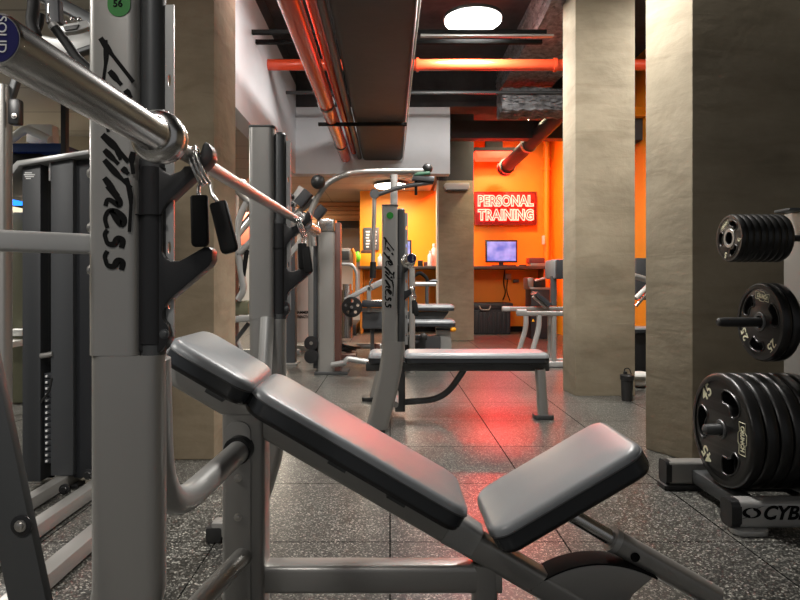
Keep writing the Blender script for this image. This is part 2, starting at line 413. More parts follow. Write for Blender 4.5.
# soffit wall, header and lower ceilings
bm = NB(); box(bm, -1.35, -1.2, 1.0, 7.65, 2.27, 3.42); struct('wall_soffit', bm, 'white_wall')
bm = NB(); box(bm, -1.35, -1.2, 1.0, 7.65, 3.42, CEIL); struct('beam_above_soffit', bm, 'dark_beam')
bm = NB(); box(bm, -1.35, .765, 7.65, 7.85, 2.29, 3.14); struct('wall_header', bm, 'white_wall')
bm = NB(); box(bm, -9, -1.35, -2.5, 7.85, 2.27, 2.4); struct('ceiling_left', bm, 'tile_ceiling')
bm = NB(); box(bm, -9, .74, 7.85, 14, 2.58, 2.7); struct('ceiling_back', bm, 'tile_ceiling')
bm = NB(); box(bm, .80, .9, 9.4, 11, 2.58, CEIL); struct('wall_fascia', bm, 'white_wall')
bm = NB(); box(bm, .70, .74, 7.85, 9.4, 2.58, CEIL); struct('wall_inner', bm, 'dark_beam')
bm = NB(); box(bm, -1.35, 3.2, 7.66, 8.0, 3.15, CEIL); struct('beam_cross', bm, 'dark_ceiling')
bm = NB(); box(bm, .9, 3.2, 8.8, 9.0, 3.02, 3.28); struct('beam_back', bm, 'dark_beam')
# walls
bm = NB(); box(bm, -.55, 3.07, 11, 11.12, 0, CEIL); struct('wall_back', bm, 'orange')
bm = NB(); box(bm, 2.95, 3.07, 6.2, 11, 0, CEIL); struct('wall_right', bm, 'orange')
bm = NB(); box(bm, -.55, -.43, 11.12, 14, 0, 2.6); struct('wall_return', bm, 'orange')
bm = NB(); box(bm, -9, -.43, 13.9, 14, 0, 2.6); struct('wall_far', bm, 'white_wall')
bm = NB(); box(bm, -9, -8.9, -2.5, 14, 0, 2.4); struct('wall_left', bm, 'beige')
bm = NB(); box(bm, 5.1, 5.2, -2.5, 11, 0, CEIL); struct('wall_east', bm, 'conc')
bm = NB(); box(bm, -.50, 2.95, 10.985, 11.0, 0, .10); struct('baseboard_back', bm, 'black')
# slats for the back corridor's ceiling tiles, orange light put into their colour
bm = NB()
for k in range(5): box(bm, -2.2, -.60, 12.4 + .02 * k, 12.9, 2.12 + k * .092, 2.12 + k * .092 + .08, .004)
struct('trim_1', bm, mat('planks_lit_orange', (.60, .32, .15), rough=.5))
# columns ----------------------------------------------------------
def pillar(name, pts, z1, m, sub=True):
    bm = NB(); prism(bm, pts, 'z', 0, z1, .008); return struct(name, bm, m)
pillar('column_left', [(-1.52, 3.07), (-.90, 3.07), (-.90, 3.50), (-1.52, 3.50)], CEIL, 'conc2')
pillar('column_middle', [(1.456, 5.06), (1.480, 4.79), (1.957, 4.79), (1.957, 5.10)], CEIL, 'conc')
pillar('column_right', [(1.392, 3.27), (1.522, 3.02), (2.75, 2.96), (2.75, 3.45), (1.9, 3.55)], CEIL, 'conc')
# back pillar: bare concrete shaft below, dark painted above
pillar('column_back', [(.76, 9.4), (1.315, 9.4), (1.315, 9.95), (.76, 9.95)], 2.50, 'conc')
pillar('column_back_upper', [(.775, 9.42), (1.315, 9.42), (1.315, 9.95), (.775, 9.95)], CEIL, 'dark_beam')
bm = NB(); box(bm, .735, .76, 9.38, 9.45, 0, 2.5); struct('trim_2', bm, 'white')
bm = NB()
# vertical dark conduit ridge on the painted part
box(bm, .84, .90, 9.36, 9.42, 2.5, 3.3, .01); struct('trim_3', bm, 'dark_beam')
# foil covered beams
bm = NB(); box(bm, 1.35, 1.95, .5, 7.6, 3.25, CEIL)
bmesh.ops.subdivide_edges(bm, edges=bm.edges[:], cuts=24, use_grid_fill=True)
for v in bm.verts:
    if v.co.z < CEIL - .01: v.co += Vector((random.uniform(-.012, .012), 0, random.uniform(-.012, .012)))
struct('beam_long', bm, 'foil')
bm = NB(); box(bm, 1.30, 2.6, 6.95, 7.3, 2.9, 3.16)
bmesh.ops.subdivide_edges(bm, edges=bm.edges[:], cuts=20, use_grid_fill=True)
for v in bm.verts: v.co += Vector((0, random.uniform(-.02, .02), random.uniform(-.018, .018)))
struct('beam_short', bm, 'foil')

# ================================================================== CEILING SERVICES
def pipe_thing(name, label, cat, pts, r, m, fr=0, parts=()):
    bm = NB(); tube(bm, pts, r, fr, 28, up=(0, 0, 1)); o = finish(name, bm, m); tag(o, label, cat)
    return o
# big duct
bm = NB(); sec = rrect(.51, .40, .05, 5)
sweep(bm, [(-.095, -1.5, 2.66), (-.095, 7.645, 2.66)], sec)
dct = tag(finish('air_duct', bm, 'duct'), 'wide dark wrapped air duct running back along the ceiling to the white header', 'duct')
bm = NB(); box(bm, .160, .170, -1.5, 7.64, 2.455, 2.48, .003)
finish('edge_strip', bm, 'white', dct)
# hangers
def strut(name, label, x0, x1, y, z, h=.035, m='black', extra=True):
    bm = NB(); box(bm, x0, x1, y, y + .04, z, z + h, .003); return tag(finish(name, bm, m), label, 'ceiling strut')
strut('ceiling_strut', 'short black hanger bar under the dark duct beside the red pipe', PX(318, 5.8), PX(407, 5.8), 5.8, 2.425, .03)
strut('ceiling_strut', 'thin black cross bar fixed to the soffit wall, uppermost', PX(251, 5.2), 1.36, 5.2, 3.065)
strut('ceiling_strut', 'thin black cross bar fixed to the soffit wall, second from the top', PX(254, 5.35), 1.36, 5.35, 3.04)
strut('ceiling_strut', 'grey cross bar below the orange red pipe, lowest of the long bars', PX(285, 6.9), 2.3, 6.9, 3.08, .03, 'frame_dark')
strut('ceiling_strut', 'pale grey thin rail under the round ceiling lamp', .25, 1.34, 4.9, PZ(36, 4.9), .018, 'frame')
# long red pipe + companion + clamps
A = Vector((-.567, -1.5, 2.50)); B = Vector((-.567, 7.645, 2.50))
rp = thing('red_pipe', 'large glossy red sprinkler pipe running back beside the dark duct', 'pipe', (-.567, 3.5, 2.5))
bm = NB(); tube(bm, [A, B], .068, 0, 32); finish('pipe_run', bm, 'red_pipe', rp)
for y in (5.35, 6.9):
    bm = NB(); lathe(bm, [(-.02, .07), (-.02, .078), (.02, .078), (.02, .07)], (-.567, y, 2.5), (0, 1, 0), 28); finish('clamp', bm, 'frame_dark', rp)
bm = NB(); tube(bm, [(-.462, -1.5, 2.57), (-.462, 7.645, 2.57)], .036, 0, 20)
tag(finish('red_pipe', bm, 'red_pipe'), 'slimmer red pipe tucked right beside the large red pipe', 'pipe')
bm = NB(); tube(bm, [(-.388, -1.5, 2.50), (-.388, 7.645, 2.50)], .03, 0, 16)
tag(finish('conduit', bm, 'frame_dark'), 'black conduit between the red pipe and the dark duct', 'pipe')
# cross red pipe
cp = thing('red_pipe', 'bright orange red sprinkler pipe crossing the ceiling from soffit wall to concrete column', 'pipe', (1, 5.9, 3.04))
bm = NB(); tube(bm, [(-1.2, 5.9, 3.045), (3.6, 5.9, 3.045)], .054, 0, 28); finish('pipe_run', bm, 'red_pipe', cp)
for x in (.27, 1.62):
    bm = NB(); lathe(bm, [(-.014, .05), (-.014, .068), (.014, .068), (.014, .05)], (x, 5.9, 3.045), (1, 0, 0), 24); finish('coupling', bm, 'red_pipe', cp)
# angled round duct
rd = thing('round_duct', 'dark round duct elbow slanting down over the personal training corner', 'duct', W(505, 172, 10.2))
P0 = W(505, 168, 10.3); P1 = W(566, 108, 7.9)
bm = NB(); tube(bm, [P0, P1, P1 + (P1 - P0) * .6], .11, 0, 28); finish('duct_run', bm, 'dark_beam', rd)
bm = NB(); d = (P1 - P0).normalized()
lathe(bm, [(-.04, .10), (-.04, .135), (0, .135), (0, .12), (.09, .12), (.09, .14), (.13, .14), (.13, .1)], P0, d, 28)
finish('collar', bm, 'frame_dark', rd)
bm = NB(); q = P0.lerp(P1, .45); lathe(bm, [(-.03, .11), (-.03, .125), (.03, .125), (.03, .11)], q, d, 28)
tube(bm, [q, Vector((q.x, q.y, CEIL))], .006, 0, 8); finish('hanger', bm, 'frame', rd)
# vertical red pipe in the corner
bm = NB(); tube(bm, [(2.83, 10.86, .0), (2.83, 10.86, CEIL)], .055, 0, 20)
for z in (3.15, 2.95): lathe(bm, [(-.02, .05), (-.02, .075), (.02, .075), (.02, .05)], (2.83, 10.86, z), (0, 0, 1), 20)
tag(finish('standpipe', bm, 'orange'), 'vertical painted pipe in the corner of the orange walls', 'pipe')

# ------------------------------------------------------------------ lamps
def disc_lamp(x, y, z, r, label, warm=False, power=60, group='round ceiling lamps', col=None):
    t = thing('ceiling_lamp', label, 'lamp', (x, y, z), group)
    bm = NB(); lathe(bm, [(0, r + .008), (-.02, r + .01), (-.028, r + .006), (-.028, r - .01), (-.02, .01)], (x, y, z), (0, 0, 1), 40); finish('housing', bm, 'frame_dark', t)
    bm = NB(); lathe(bm, [(-.022, r - .003), (-.045, r - .006), (-.06, r * .9), (-.07, r * .5), (-.073, .01)], (x, y, z), (0, 0, 1), 40)
    d = finish('diffuser', bm, 'lamp_warm' if warm else 'lamp', t)
    l = bpy.data.lights.new('lamp_light', 'AREA'); l.shape = 'DISK'; l.size = r * 2; l.energy = power
    l.color = col or ((1, .87, .68) if warm else (1, .96, .91))
    lo = bpy.data.objects.new('lamp_light', l); COL.objects.link(lo); lo.location = (x, y, z - .12)
    return t
G = 'round ceiling lamps'
disc_lamp(.76, 5.5, 3.34, .262, 'round white ceiling lamp glowing above the orange red pipe', power=110)
disc_lamp(-.84, 3.7, 3.50, .22, 'added round ceiling lamp, out of view, between the soffit wall and the large red pipe', power=60)  # unseen lamp added to brighten the soffit wall
disc_lamp(.72, 3.25, 3.32, .25, 'added round ceiling lamp, out of view, over the front benches', power=98)  # added unseen lamp, set back so the right column's front stays dark
disc_lamp(-.75, -.9, 3.32, .25, 'round white ceiling lamp behind the camera on the left', power=80)
disc_lamp(2.6, 4.6, 3.32, .2, 'round white ceiling lamp behind the right concrete column', power=50)
disc_lamp(.03, 10.1, 2.56, .29, 'round warm ceiling lamp glowing under the low ceiling by the orange wall', warm=True, power=50)
disc_lamp(-2.35, 12.0, 2.56, .25, 'added warm ceiling lamp, hidden from view, at the far end of the low back corridor', warm=True, power=55)  # added lamp, hidden behind the rack upright, to light the corridor
disc_lamp(-2.6, 9.6, 2.56, .29, 'round warm ceiling lamp in the low ceiling left of the orange wall', warm=True, power=60)
for (x, y, pw) in ((-3.6, 4.6, 60), (-2.0, 1.2, 24), (-5.2, 3.5, 60)):
    disc_lamp(x, y, 2.25, .25, 'round ceiling lamp in the low beige ceiling on the left, at %s' % {4.6: 'the machine bay', 1.2: 'the front bay', 3.5: 'the outer bay'}[y], power=pw)
disc_lamp(2.1, 9.3, 3.58, .2, 'round warm ceiling lamp over the personal training counter', warm=True, power=74, col=(1, .8, .5))
# red lamp over the sign
rl = thing('red_ceiling_light', 'glowing red rectangular light panel near the ceiling above the red sign', 'lamp', W(497, 155, 10.4))
c = W(497, 155, 10.4)
bm = NB(); box(bm, c.x - .40, c.x + .42, c.y - .02, c.y + .36, c.z + .07, c.z + .13, .01); finish('housing', bm, 'dark_beam', rl)
bm = NB(); prism(bm, [(c.x - .38, c.z + .07), (c.x - .33, c.z - .05), (c.x + .33, c.z - .05), (c.x + .40, c.z + .07)], 'y', c.y, c.y + .34, .01); finish('diffuser', bm, 'red_lamp', rl)
l = bpy.data.lights.new('red_light', 'AREA'); l.shape = 'RECTANGLE'; l.size = .7; l.size_y = .3; l.energy = 150; l.color = (1, .03, .015)
lo = bpy.data.objects.new('red_light', l); COL.objects.link(lo); lo.location = (c.x, c.y + .15, c.z - .09)
bm = NB(); box(bm, c.x - .18, c.x + .12, c.y + .1, c.y + .2, c.z + .13, CEIL, .005); finish('mount', bm, 'dark_beam', rl)

# ================================================================== INCLINE BENCH
RY0, RY1 = 1.08, 2.12          # the two uprights
def upright(root, xl, y, ztop, s=1.0, zcov=(0.782, 1.135), hooks=True, base=True, z_full=.78, sweepback=.07, sb0=.36, out=-1):
    """uprights: flat outer plate with a round racking tube on the right; xl = left edge"""
    D = .058 * s; w1 = .085 * s; w2 = .128 * s
    def prof(x0, x1, ya, yb, r):
        return [(x0 + (x1 - x0) / 2 + a, (ya + yb) / 2 + b_) for a, b_ in rrect(x1 - x0, yb - ya, r, 4)]
    # upper plate
    bm = NB(); pr = prof(xl, xl + w1 + .004, y - D / 2, y + D / 2, .018 * s)
    prism(bm, pr, 'z', z_full + .0005, ztop - .008)
    # lower full body, swept back near the floor
    zs = [z_full, sb0 + .02, sb0, sb0 * .75, sb0 * .5, sb0 * .25, .02]
    pr0 = prof(0, w2, -D / 2, D / 2, .027 * s); rings = []
    for z in zs:
        f = max(0, (sb0 - z) / sb0); dx = -sweepback * f ** 1.3 * 1.6
        rings.append([bm.verts.new((xl + a + dx, y + b_, z)) for a, b_ in pr0])
    n = len(pr0)
    for i in range(len(rings) - 1):
        for j in range(n): bm.faces.new([rings[i][j], rings[i][(j + 1) % n], rings[i + 1][(j + 1) % n], rings[i + 1][j]])
    bm.faces.new(rings[0]); bm.faces.new(rings[-1][::-1])
    u = finish('upright', bm, 'frame', root)
    bm = NB(); prism(bm, prof(xl - .002, xl + w1 + .008, y - D / 2 - .002, y + D / 2 + .002, .018 * s), 'z', ztop - .008, ztop, .003); finish('top_cap', bm, 'frame_dark', u)
    bm = NB(); lathe(bm, [(0, .0215 * s), (ztop - .03 - z_full, .0215 * s), (ztop - .022 - z_full, .015 * s)], (xl + w1 + .0225 * s, y, z_full), (0, 0, 1), 24)
    finish('racking_tube', bm, 'frame_dark', u)
    # thin perforated strip to the right of the tube
    bm = NB(); ov = []
    z = zcov[0] - .0
    x0, x1 = xl + .12 * s, xl + .1445 * s
    holes = []
    zz = zcov[0] + .09
    while zz < ztop - .1:
        holes.append([(xl + .1365 * s + .0032 * s * math.cos(a), zz + .011 * s * math.sin(a) * (1.0)) for a in [2 * PI * k / 14 for k in range(14)]])
        zz += .10 * s
    t = shape2d([[(x0, zcov[0] + .03), (x1, zcov[0] + .03), (x1, ztop - .05), (x0, ztop - .05)]] + holes, .0025)
    merge(bm, t, Matrix.Translation((0, y, 0)) @ Matrix.Rotation(PI / 2, 4, 'X')); finish('hole_strip', bm, 'frame_light', u)
    return u
def rack_hook(root, xl, y, s, z0):
    """black moulded double hook; profile measured on the near upright, heights relative to z0 = bar centre"""
    k = s / 555.0
    def Q(px, py): return (xl + (px - 94) * k, z0 + (157 - py) * k)
    D = .034 * s
    up = [Q(142, 160), Q(160, 163), Q(166, 172), Q(174, 176), Q(184, 172), Q(187, 167.5), Q(194, 167.5), Q(201.5, 160), Q(205, 147), Q(208, 143), Q(212, 146), Q(215, 152), Q(215, 160), Q(211, 166),
          Q(171, 203), Q(167, 208), Q(165, 214), Q(165, 252), Q(168, 258), Q(174, 261), Q(182, 261), Q(188, 258), Q(207, 247), Q(212, 247), Q(215, 251), Q(215, 261), Q(212, 266),
          Q(172, 300), Q(168, 305), Q(166, 312), Q(166, 318), Q(171, 324), Q(173, 332), Q(171, 341), Q(166, 349), Q(160, 353), Q(146, 353), Q(141, 348), Q(141, 215)]
    bm = NB(); prism(bm, up, 'y', y - D / 2, y + D / 2, .004 * s)
    h = finish('rack_hook', bm, 'black_plastic', root)
    # half-round cover over the tube
    bm = NB(); za = Q(0, 346)[1]; zb = Q(0, 165)[1]
    lathe(bm, [(0, .012 * s), (.006 * s, .024 * s), (zb - za - .006, .024 * s), (zb - za, .012 * s)], (xl + .1065 * s, y, za), (0, 0, 1), 24)
    finish('tube_cover', bm, 'black_plastic', h)
    bm = NB(); c = Q(168, 333); bolt(bm, (c[0], y - D / 2, c[1]), (0, -1, 0), .006 * s, .005); finish('bolt', bm, 'frame_dark', h)
    bm = NB(); c = Q(142, 216); box(bm, c[0] - .001, Q(166, 0)[0], y - D / 2 - .010 * s, y - D / 2 - .0005, c[1] - .0008, c[1] + .0008); 
    finish('joint_line', bm, 'black', h)
    return h
ib = thing('incline_bench', 'large grey incline bench press frame in the foreground with tilted grey cushions', 'weight bench', (.0, 1.6, 0))
xn, xf = PX(94, RY0), PX(250, RY1)
un = upright(ib, xn, RY0, 1.458); uf = upright(ib, xf, RY1, 1.458)
ZB = H + .225
rack_hook(ib, xn, RY0, 1.0, ZB); rack_hook(ib, xf, RY1, 1.0, ZB)
# near-side lettering and sticker sit on the outer (camera side) face
yf = RY0 - .058 / 2 - .0004
s1 = yf / F
script_logo(un, (PX(104.5, yf), yf, PZ(38, yf)), (0, 0, -1), (1, 0, 0), s1)
bm = NB(); merge(bm, shape2d([[(a, b_) for a, b_ in rrect(.040, .062, .0199, 8)]], .0004), frame_mtx((PX(119, yf), yf - .0003, PZ(-1, yf)), (1, 0, 0), (0, 0, 1)))
st = finish('green_sticker', bm, 'green', un)
text('sticker_number', '56', .017, (PX(118, yf), yf - .0009, PZ(4, yf)), (1, 0, 0), (0, 0, 1), 'black_ink', st, bold=.0004)
for py in (174, 228, 270):
    bm = NB(); bolt(bm, (xn, RY0 - .005, PZ(py, RY0)), (-1, 0, 0), .008, .007); finish('hex_bolt', bm, 'steel', un)
# curved cross members
for nm, pts in (('near', [(-.43, RY0 + .015, .77), (-.436, RY0 + .055, .452), (-.385, 1.56, .478)]), ('far', [(-.425, RY1 - .04, .785), (-.425, RY1 - .13, .455), (-.385, 1.64, .478)])):
    bm = NB(); tube(bm, pts, .0285 if nm == 'near' else .024, .20, 24, up=(1, 0, 0)); cm = finish('curved_brace', bm, 'frame_light', ib, 60)
    if nm == 'near':
        bm = NB(); tube(bm, [Vector(pts[2]) - Vector((.006, .03, .0)), Vector(pts[2]) + Vector((0, .02, .003))], .036, 0, 24, up=(1, 0, 0)); finish('mounting_collar', bm, 'pad_base', cm)
bm = NB(); tube(bm, [(-.47, RY0 + .02, .19), (-.38, 1.56, .20)], .024, 0, 20, up=(1, 0, 0)); finish('lower_brace', bm, 'frame', ib)
bm = NB(); tube(bm, [(-.47, RY1 - .02, .19), (-.38, 1.64, .20)], .024, 0, 20, up=(1, 0, 0)); finish('lower_brace', bm, 'frame', ib)
# centre post
px0, px1 = PX(221, 1.555), PX(264, 1.555)
bm = NB(); pr = [((px0 + px1) / 2 + a, 1.6 + b_) for a, b_ in rrect(px1 - px0, .09, .016, 4)]; prism(bm, pr, 'z', .0, .565)
post = finish('centre_post', bm, 'frame', ib)
bm = NB(); prism(bm, [(PX(238, 1.55) + a, .30 + b_) for a, b_ in rrect(.066, .50, .03, 6)], 'y', 1.549, 1.5555, .002); plt = finish('bolt_plate', bm, 'frame', post)
for py in (478, 517, 556):
    bm = NB(); bolt(bm, (PX(238, 1.55), 1.549, PZ(py, 1.55)), (0, -1, 0), .007, .006); finish('bolt', bm, 'steel', plt)
# strut, stub, main spine
bm = NB(); sweep(bm, [(PX(262, 1.6) - .02, 1.6, .128), (PX(500, 1.6), 1.6, .128)], rrect(.066, .074, .014, 4)); finish('lower_strut', bm, 'frame', ib)
bm = NB(); prism(bm, [(PX(486, 1.57) + a, 1.6 + b_) for a, b_ in rrect(.064, .07, .014, 4)], 'z', 0, .165); finish('front_post', bm, 'frame', ib)
ang = math.radians(30.2); u_ = Vector((math.cos(ang), 0, -math.sin(ang))); w_ = Vector((math.sin(ang), 0, math.cos(ang)))
S0 = W(166, 386, 1.56); S0.y = 1.6
S0 = Vector((PX(176, 1.56), 1.6, PZ(375, 1.56)))
bm = NB(); sweep(bm, [S0 - u_ * .03, S0 + u_ * 1.33], rrect(.078, .068, .016, 4), up=w_); sp = finish('spine_tube', bm, 'frame', ib)
bm = NB(); q = S0 + u_ * .815 + w_ * .008; sweep(bm, [q, q + u_ * .085], rrect(.086, .088, .02, 4), up=w_, scale=[1, .93]); finish('spine_sleeve', bm, 'frame_light', sp)  # lighter paint stands in for lamplight falling on this collar
bm = NB(); sweep(bm, [S0 - u_ * .042, S0 - u_ * .026], rrect(.080, .070, .016, 4), up=w_); finish('end_cap', bm, 'black_plastic', sp)
# pads
vv = Vector((0, 1, 0))
o1 = W(154, 359, 1.45); pad(ib, o1, u_, vv, .245, .30, .064, 'head_cushion', rc=.055, roll=.024)
o2 = W(239, 409.5, 1.45); pad(ib, o2, u_, vv, .618, .30, .064, 'back_cushion', rc=.055, roll=.02)
ang2 = math.radians(30.5); u2 = Vector((math.cos(ang2), 0, math.sin(ang2)))
o3 = W(504, 561, 1.45); pad(ib, o3 , u2, vv, .435, .31, .068, 'seat_cushion', rc=.055, roll=.02)
# bracket between cushions
bm = NB(); q = S0 + u_ * .235 + w_ * .036; sweep(bm, [q, q + u_ * .07], rrect(.09, .012, .004, 2), up=w_); finish('cushion_plate', bm, 'steel', ib)
for L0 in (.10, .45, .62):
    bm = NB(); q = S0 + u_ * L0 + w_ * .030; sweep(bm, [q, q + u_ * .05], rrect(.24, .014, .004, 2), up=w_); finish('cushion_mount', bm, 'frame_dark', ib)
# seat post tubes
a0 = W(566, 512, 1.6); a1 = W(628, 548, 1.6); a2 = W(719, 600, 1.6)
bm = NB(); tube(bm, [a0, a1], .0205, 0, 24); finish('seat_tube', bm, 'chrome', ib)
bm = NB(); b0 = W(612, 539, 1.6); sweep(bm, [b0, a2 - (a2 - b0).normalized() * .022, a2 - (a2 - b0).normalized() * .012], rrect(.055, .062, .024, 6)); so = finish('seat_sleeve', bm, 'frame', ib)
bm = NB(); dd = (a2 - b0).normalized(); lathe(bm, [(-.004, .0205), (-.004, .034), (.012, .034), (.012, .03)], b0, dd, 28); finish('sleeve_ring', bm, 'frame_light', so)
bm = NB(); c = W(635, 557, 1.572); lathe(bm, [(0, .012), (.003, .012), (.003, .008), (-.002, .008)], c, (0, -1, 0), 20); finish('adjust_hole', bm, 'black', so)
bm = NB(); c = W(713, 590, 1.6); lathe(bm, [(0, .012), (.004, .012)], c + Vector((0, 0, .006)), (0, 0, 1), 16); finish('red_dot', bm, 'red_pipe', so)
# sector plate with raised rim, its lower end joined to the spine
cc = (PX(597, 1.6), PZ(666, 1.6)); R = .285
seg = arc(cc[0], cc[1], R, 62, 128, 20)
bm = NB(); prism(bm, seg + [(PX(575, 1.6), PZ(640, 1.6)), (PX(612, 1.6), PZ(615, 1.6)), (PX(628, 1.6), PZ(588, 1.6))], 'y', 1.565, 1.635, .003); sp_ = finish('adjuster_plate', bm, 'frame', ib)
bm = NB(); ro = arc(cc[0], cc[1], R + .004, 60, 130, 24); sweep(bm, [(x, 1.6, z) for x, z in ro], rrect(.078, .005, .002, 2), up=(0, 0, 1)); finish('plate_rim', bm, 'black', sp_)
w2_ = Vector((-math.sin(ang2), 0, math.cos(ang2)))
bm = NB(); q = o3 + Vector((0, .155, 0)) + u2 * .13 - w2_ * .007; sweep(bm, [q, q + u2 * .16], rrect(.16, .014, .004, 2), up=w2_); finish('seat_bracket', bm, 'frame_dark', ib)
# floor feet of the frame
bm = NB(); box(bm, PX(216, 2.12) - .01, xf + .06, RY1 - .03, RY1 + .03, .018, .07, .01); fr_ = finish('rear_foot', bm, 'frame', ib)
bm = NB(); box(bm, PX(208, 2.12), PX(224, 2.12), RY1 - .035, RY1 + .035, 0, .055, .01); finish('rubber_foot', bm, 'rubber', fr_)
bm = NB(); box(bm, xn - .16, xn + .10, RY0 - .03, RY0 + .03, .0, .06, .01); finish('front_foot', bm, 'frame', ib)
bm = NB(); q = S0 + u_ * 1.30; box(bm, q.x - .05, q.x + .09, 1.40, 1.80, .0, .06, .012); finish('floor_foot', bm, 'frame', ib)
# left side rail and slanted leg reaching out of the picture
bm = NB(); pL = Vector((PX(-45, .985), .985, PZ(239, .985))); pR = Vector((xn + .01, RY0 + .03, PZ(245, RY0 + .03)))
sweep(bm, [pL, pR], rrect(.034, .036, .006, 3)); finish('side_rail', bm, 'frame_light', ib)
bm = NB(); tl = lambda x, y: (PX(x, .99), PZ(y, .99))
xb = lambda y: 52 + (y - 600) * .2125
prism(bm, [tl(xb(215) - 38, 215), tl(xb(215), 215), tl(xb(836), 836), tl(xb(836) - 38, 836)], 'y', .975, .995, .004); sl = finish('slanted_leg', bm, 'frame_dark', ib)
bm = NB(); c = W(22, 525, .975); lathe(bm, [(0, .017), (.003, .017), (.004, .013)], c, (0, -1, 0), 24)
finish('washer', bm, 'black_plastic', sl)
bm = NB(); bolt(bm, c + Vector((0, -.004, 0)), (0, -1, 0), .0065, .005); finish('bolt', bm, 'steel', sl)

# ------------------------------------------------------------------ barbells
def barbell(label, cx, cz, y0, slope, sl=.395, near_only=False):
    """y0: near sleeve outer end"""
    t = thing('barbell', label, 'barbell', (cx, y0, cz))
    ax = Vector((slope, 1, 0)).normalized(); o = Vector((cx, y0, cz))
    inner = 1.31
    bm = NB(); lathe(bm, [(sl + .0, .0142), (sl + inner, .0142)], o, ax, 28); finish('bar_shaft', bm, 'knurl', t)
    for sgn, st in ((1, 0.0), (-1, 2 * sl + inner)):
        oo = o + ax * st; a2_ = ax * sgn
        bm = NB(); lathe(bm, [(.002, .0245), (.0, .0225), (0, .0232), (.003, .0254), (sl - .062, .0254), (sl - .058, .0275), (sl - .04, .0275), (sl - .038, .034), (sl - .028, .041), (sl - .024, .0415), (sl - .016, .0415), (sl - .014, .038), (sl - .010, .038), (sl - .008, .0395), (sl, .0395), (sl + .002, .036), (sl + .004, .02)], oo, a2_, 48)
        s = finish('sleeve', bm, 'chrome', t)
        bm = NB(); lathe(bm, [(.0015, .0222), (-.0006, .0222)], oo, a2_, 40); finish('end_cap', bm, 'blue_cap', s)
        if sgn == 1:
            bm = NB(); merge(bm, text_bm('SOLID', .0125, .0003), frame_mtx(oo - ax * .0012 + Vector((0, 0, .0145)), (0, 0, -1), (1, 0, 0)))
            bmesh.ops.translate(bm, verts=bm.verts, vec=(.0065, 0, -.011)); finish('cap_lettering', bm, 'white_ink', s)
    return t
barbell('chrome barbell racked on the foreground incline bench, blue end cap towards the viewer', -.3651, ZB, .555, .0167)
barbell('chrome barbell racked end on over the flat bench, small blue cap facing the viewer', PX(411.5, 3.02), PZ(258.5, 3.02), 3.02, -.012)

# ------------------------------------------------------------------ spring collars
def spring_clip(label, c, s=1.0, tilt=0, ax=(.95, 0, .32), spread=1.0):
    """chrome coil spring hung on a hook with two black grips"""
    t = thing('spring_collar', label, 'barbell collar', c)
    c = Vector(c); ax = Vector(ax).normalized()
    r = .034 * s; n = 3.0; pitch = .0068 * s
    side = ax.cross(Vector((0, 1, 0))).normalized(); fwd = Vector((0, 1, 0))
    bm = NB(); pts = []
    N = 72
    for k in range(N + 1):
        a = -PI / 2 + 2 * PI * n * k / N
        pts.append(c + ax * (pitch * (n * k / N - n / 2)) + side * (r * math.sin(a)) * 1.0 + fwd * (r * .6 * math.cos(a)))
    sweep(bm, pts, circ(.0030 * s, 10)); sp = finish('coil', bm, 'chrome', t, 80)
    for k, (pt, dx, dl) in enumerate(((pts[0], .0, .062), (pts[-1], .045 * spread, .064))):
        bm = NB(); e1 = c + Vector((dx * .85 + .006 * (k == 0) * s, -.012 * s, (-.052 - .012 * k) * s)); d = Vector((dx * .34 + .002, -.002 - .004 * k, -.064)).normalized()
        tube(bm, [pt, pt + (e1 - pt) * .4 + Vector((0, -.004, -.01)) * s, e1, e1 + d * .018 * s], .0032 * s, .02 * s, 10); arm = finish('wire_arm', bm, 'chrome', t)
        bm = NB(); g0 = e1 + d * .002 * s; sweep(bm, [g0, g0 + d * .003 * s, g0 + d * (dl + .02) * s, g0 + d * (dl + .025) * s, g0 + d * (dl + .028) * s], rrect(.031 * s, .013 * s, .006 * s, 5), up=(0, 1, 0), scale=[.86, 1, 1, .9, .6]); finish('grip', bm, 'grip', arm)
    return t
spring_clip('chrome spring collar with black grips hanging from the near rack hook', W(198, 166, 1.06), 1.0)
spring_clip('chrome spring collar with black grips on the far rack hook', W(301, 228, 2.08), 1.0, spread=.45)
spring_clip('chrome spring collar with black grips hanging on the flat bench rack', W(413, 292, 3.58), .9, spread=.3)

# ================================================================== FLAT BENCH (middle distance)
fb = thing('flat_bench', 'grey flat bench press with padded seat and green dotted upright, middle of the room', 'weight bench', (.4, 4.1, 0))
FY0, FY1 = 3.64, 4.62
xl0 = PX(382, FY0)
ufn = upright(fb, xl0, FY0, PZ(205, FY0), s=1.08, zcov=(.5, 1.0), z_full=.55, sweepback=.068, sb0=.5)
uff = upright(fb, xl0 - .01, FY1, PZ(205, FY0), s=1.08, zcov=(.5, 1.0), z_full=.55, sweepback=.068, sb0=.5)
rack_hook(fb, xl0, FY0, .92, 1.03); rack_hook(fb, xl0 - .01, FY1, .92, 1.03)
yf = FY0 - .058 * 1.08 / 2 - .0005
script_logo(ufn, (PX(385.2, yf), yf, PZ(237, yf)), (0, 0, -1), (1, 0, 0), yf / F * .305)
bm = NB(); lathe(bm, [(0, .021), (.0008, .021)], (PX(390, yf), yf, PZ(215.5, yf)), (0, -1, 0), 24); finish('green_sticker', bm, 'green', ufn)
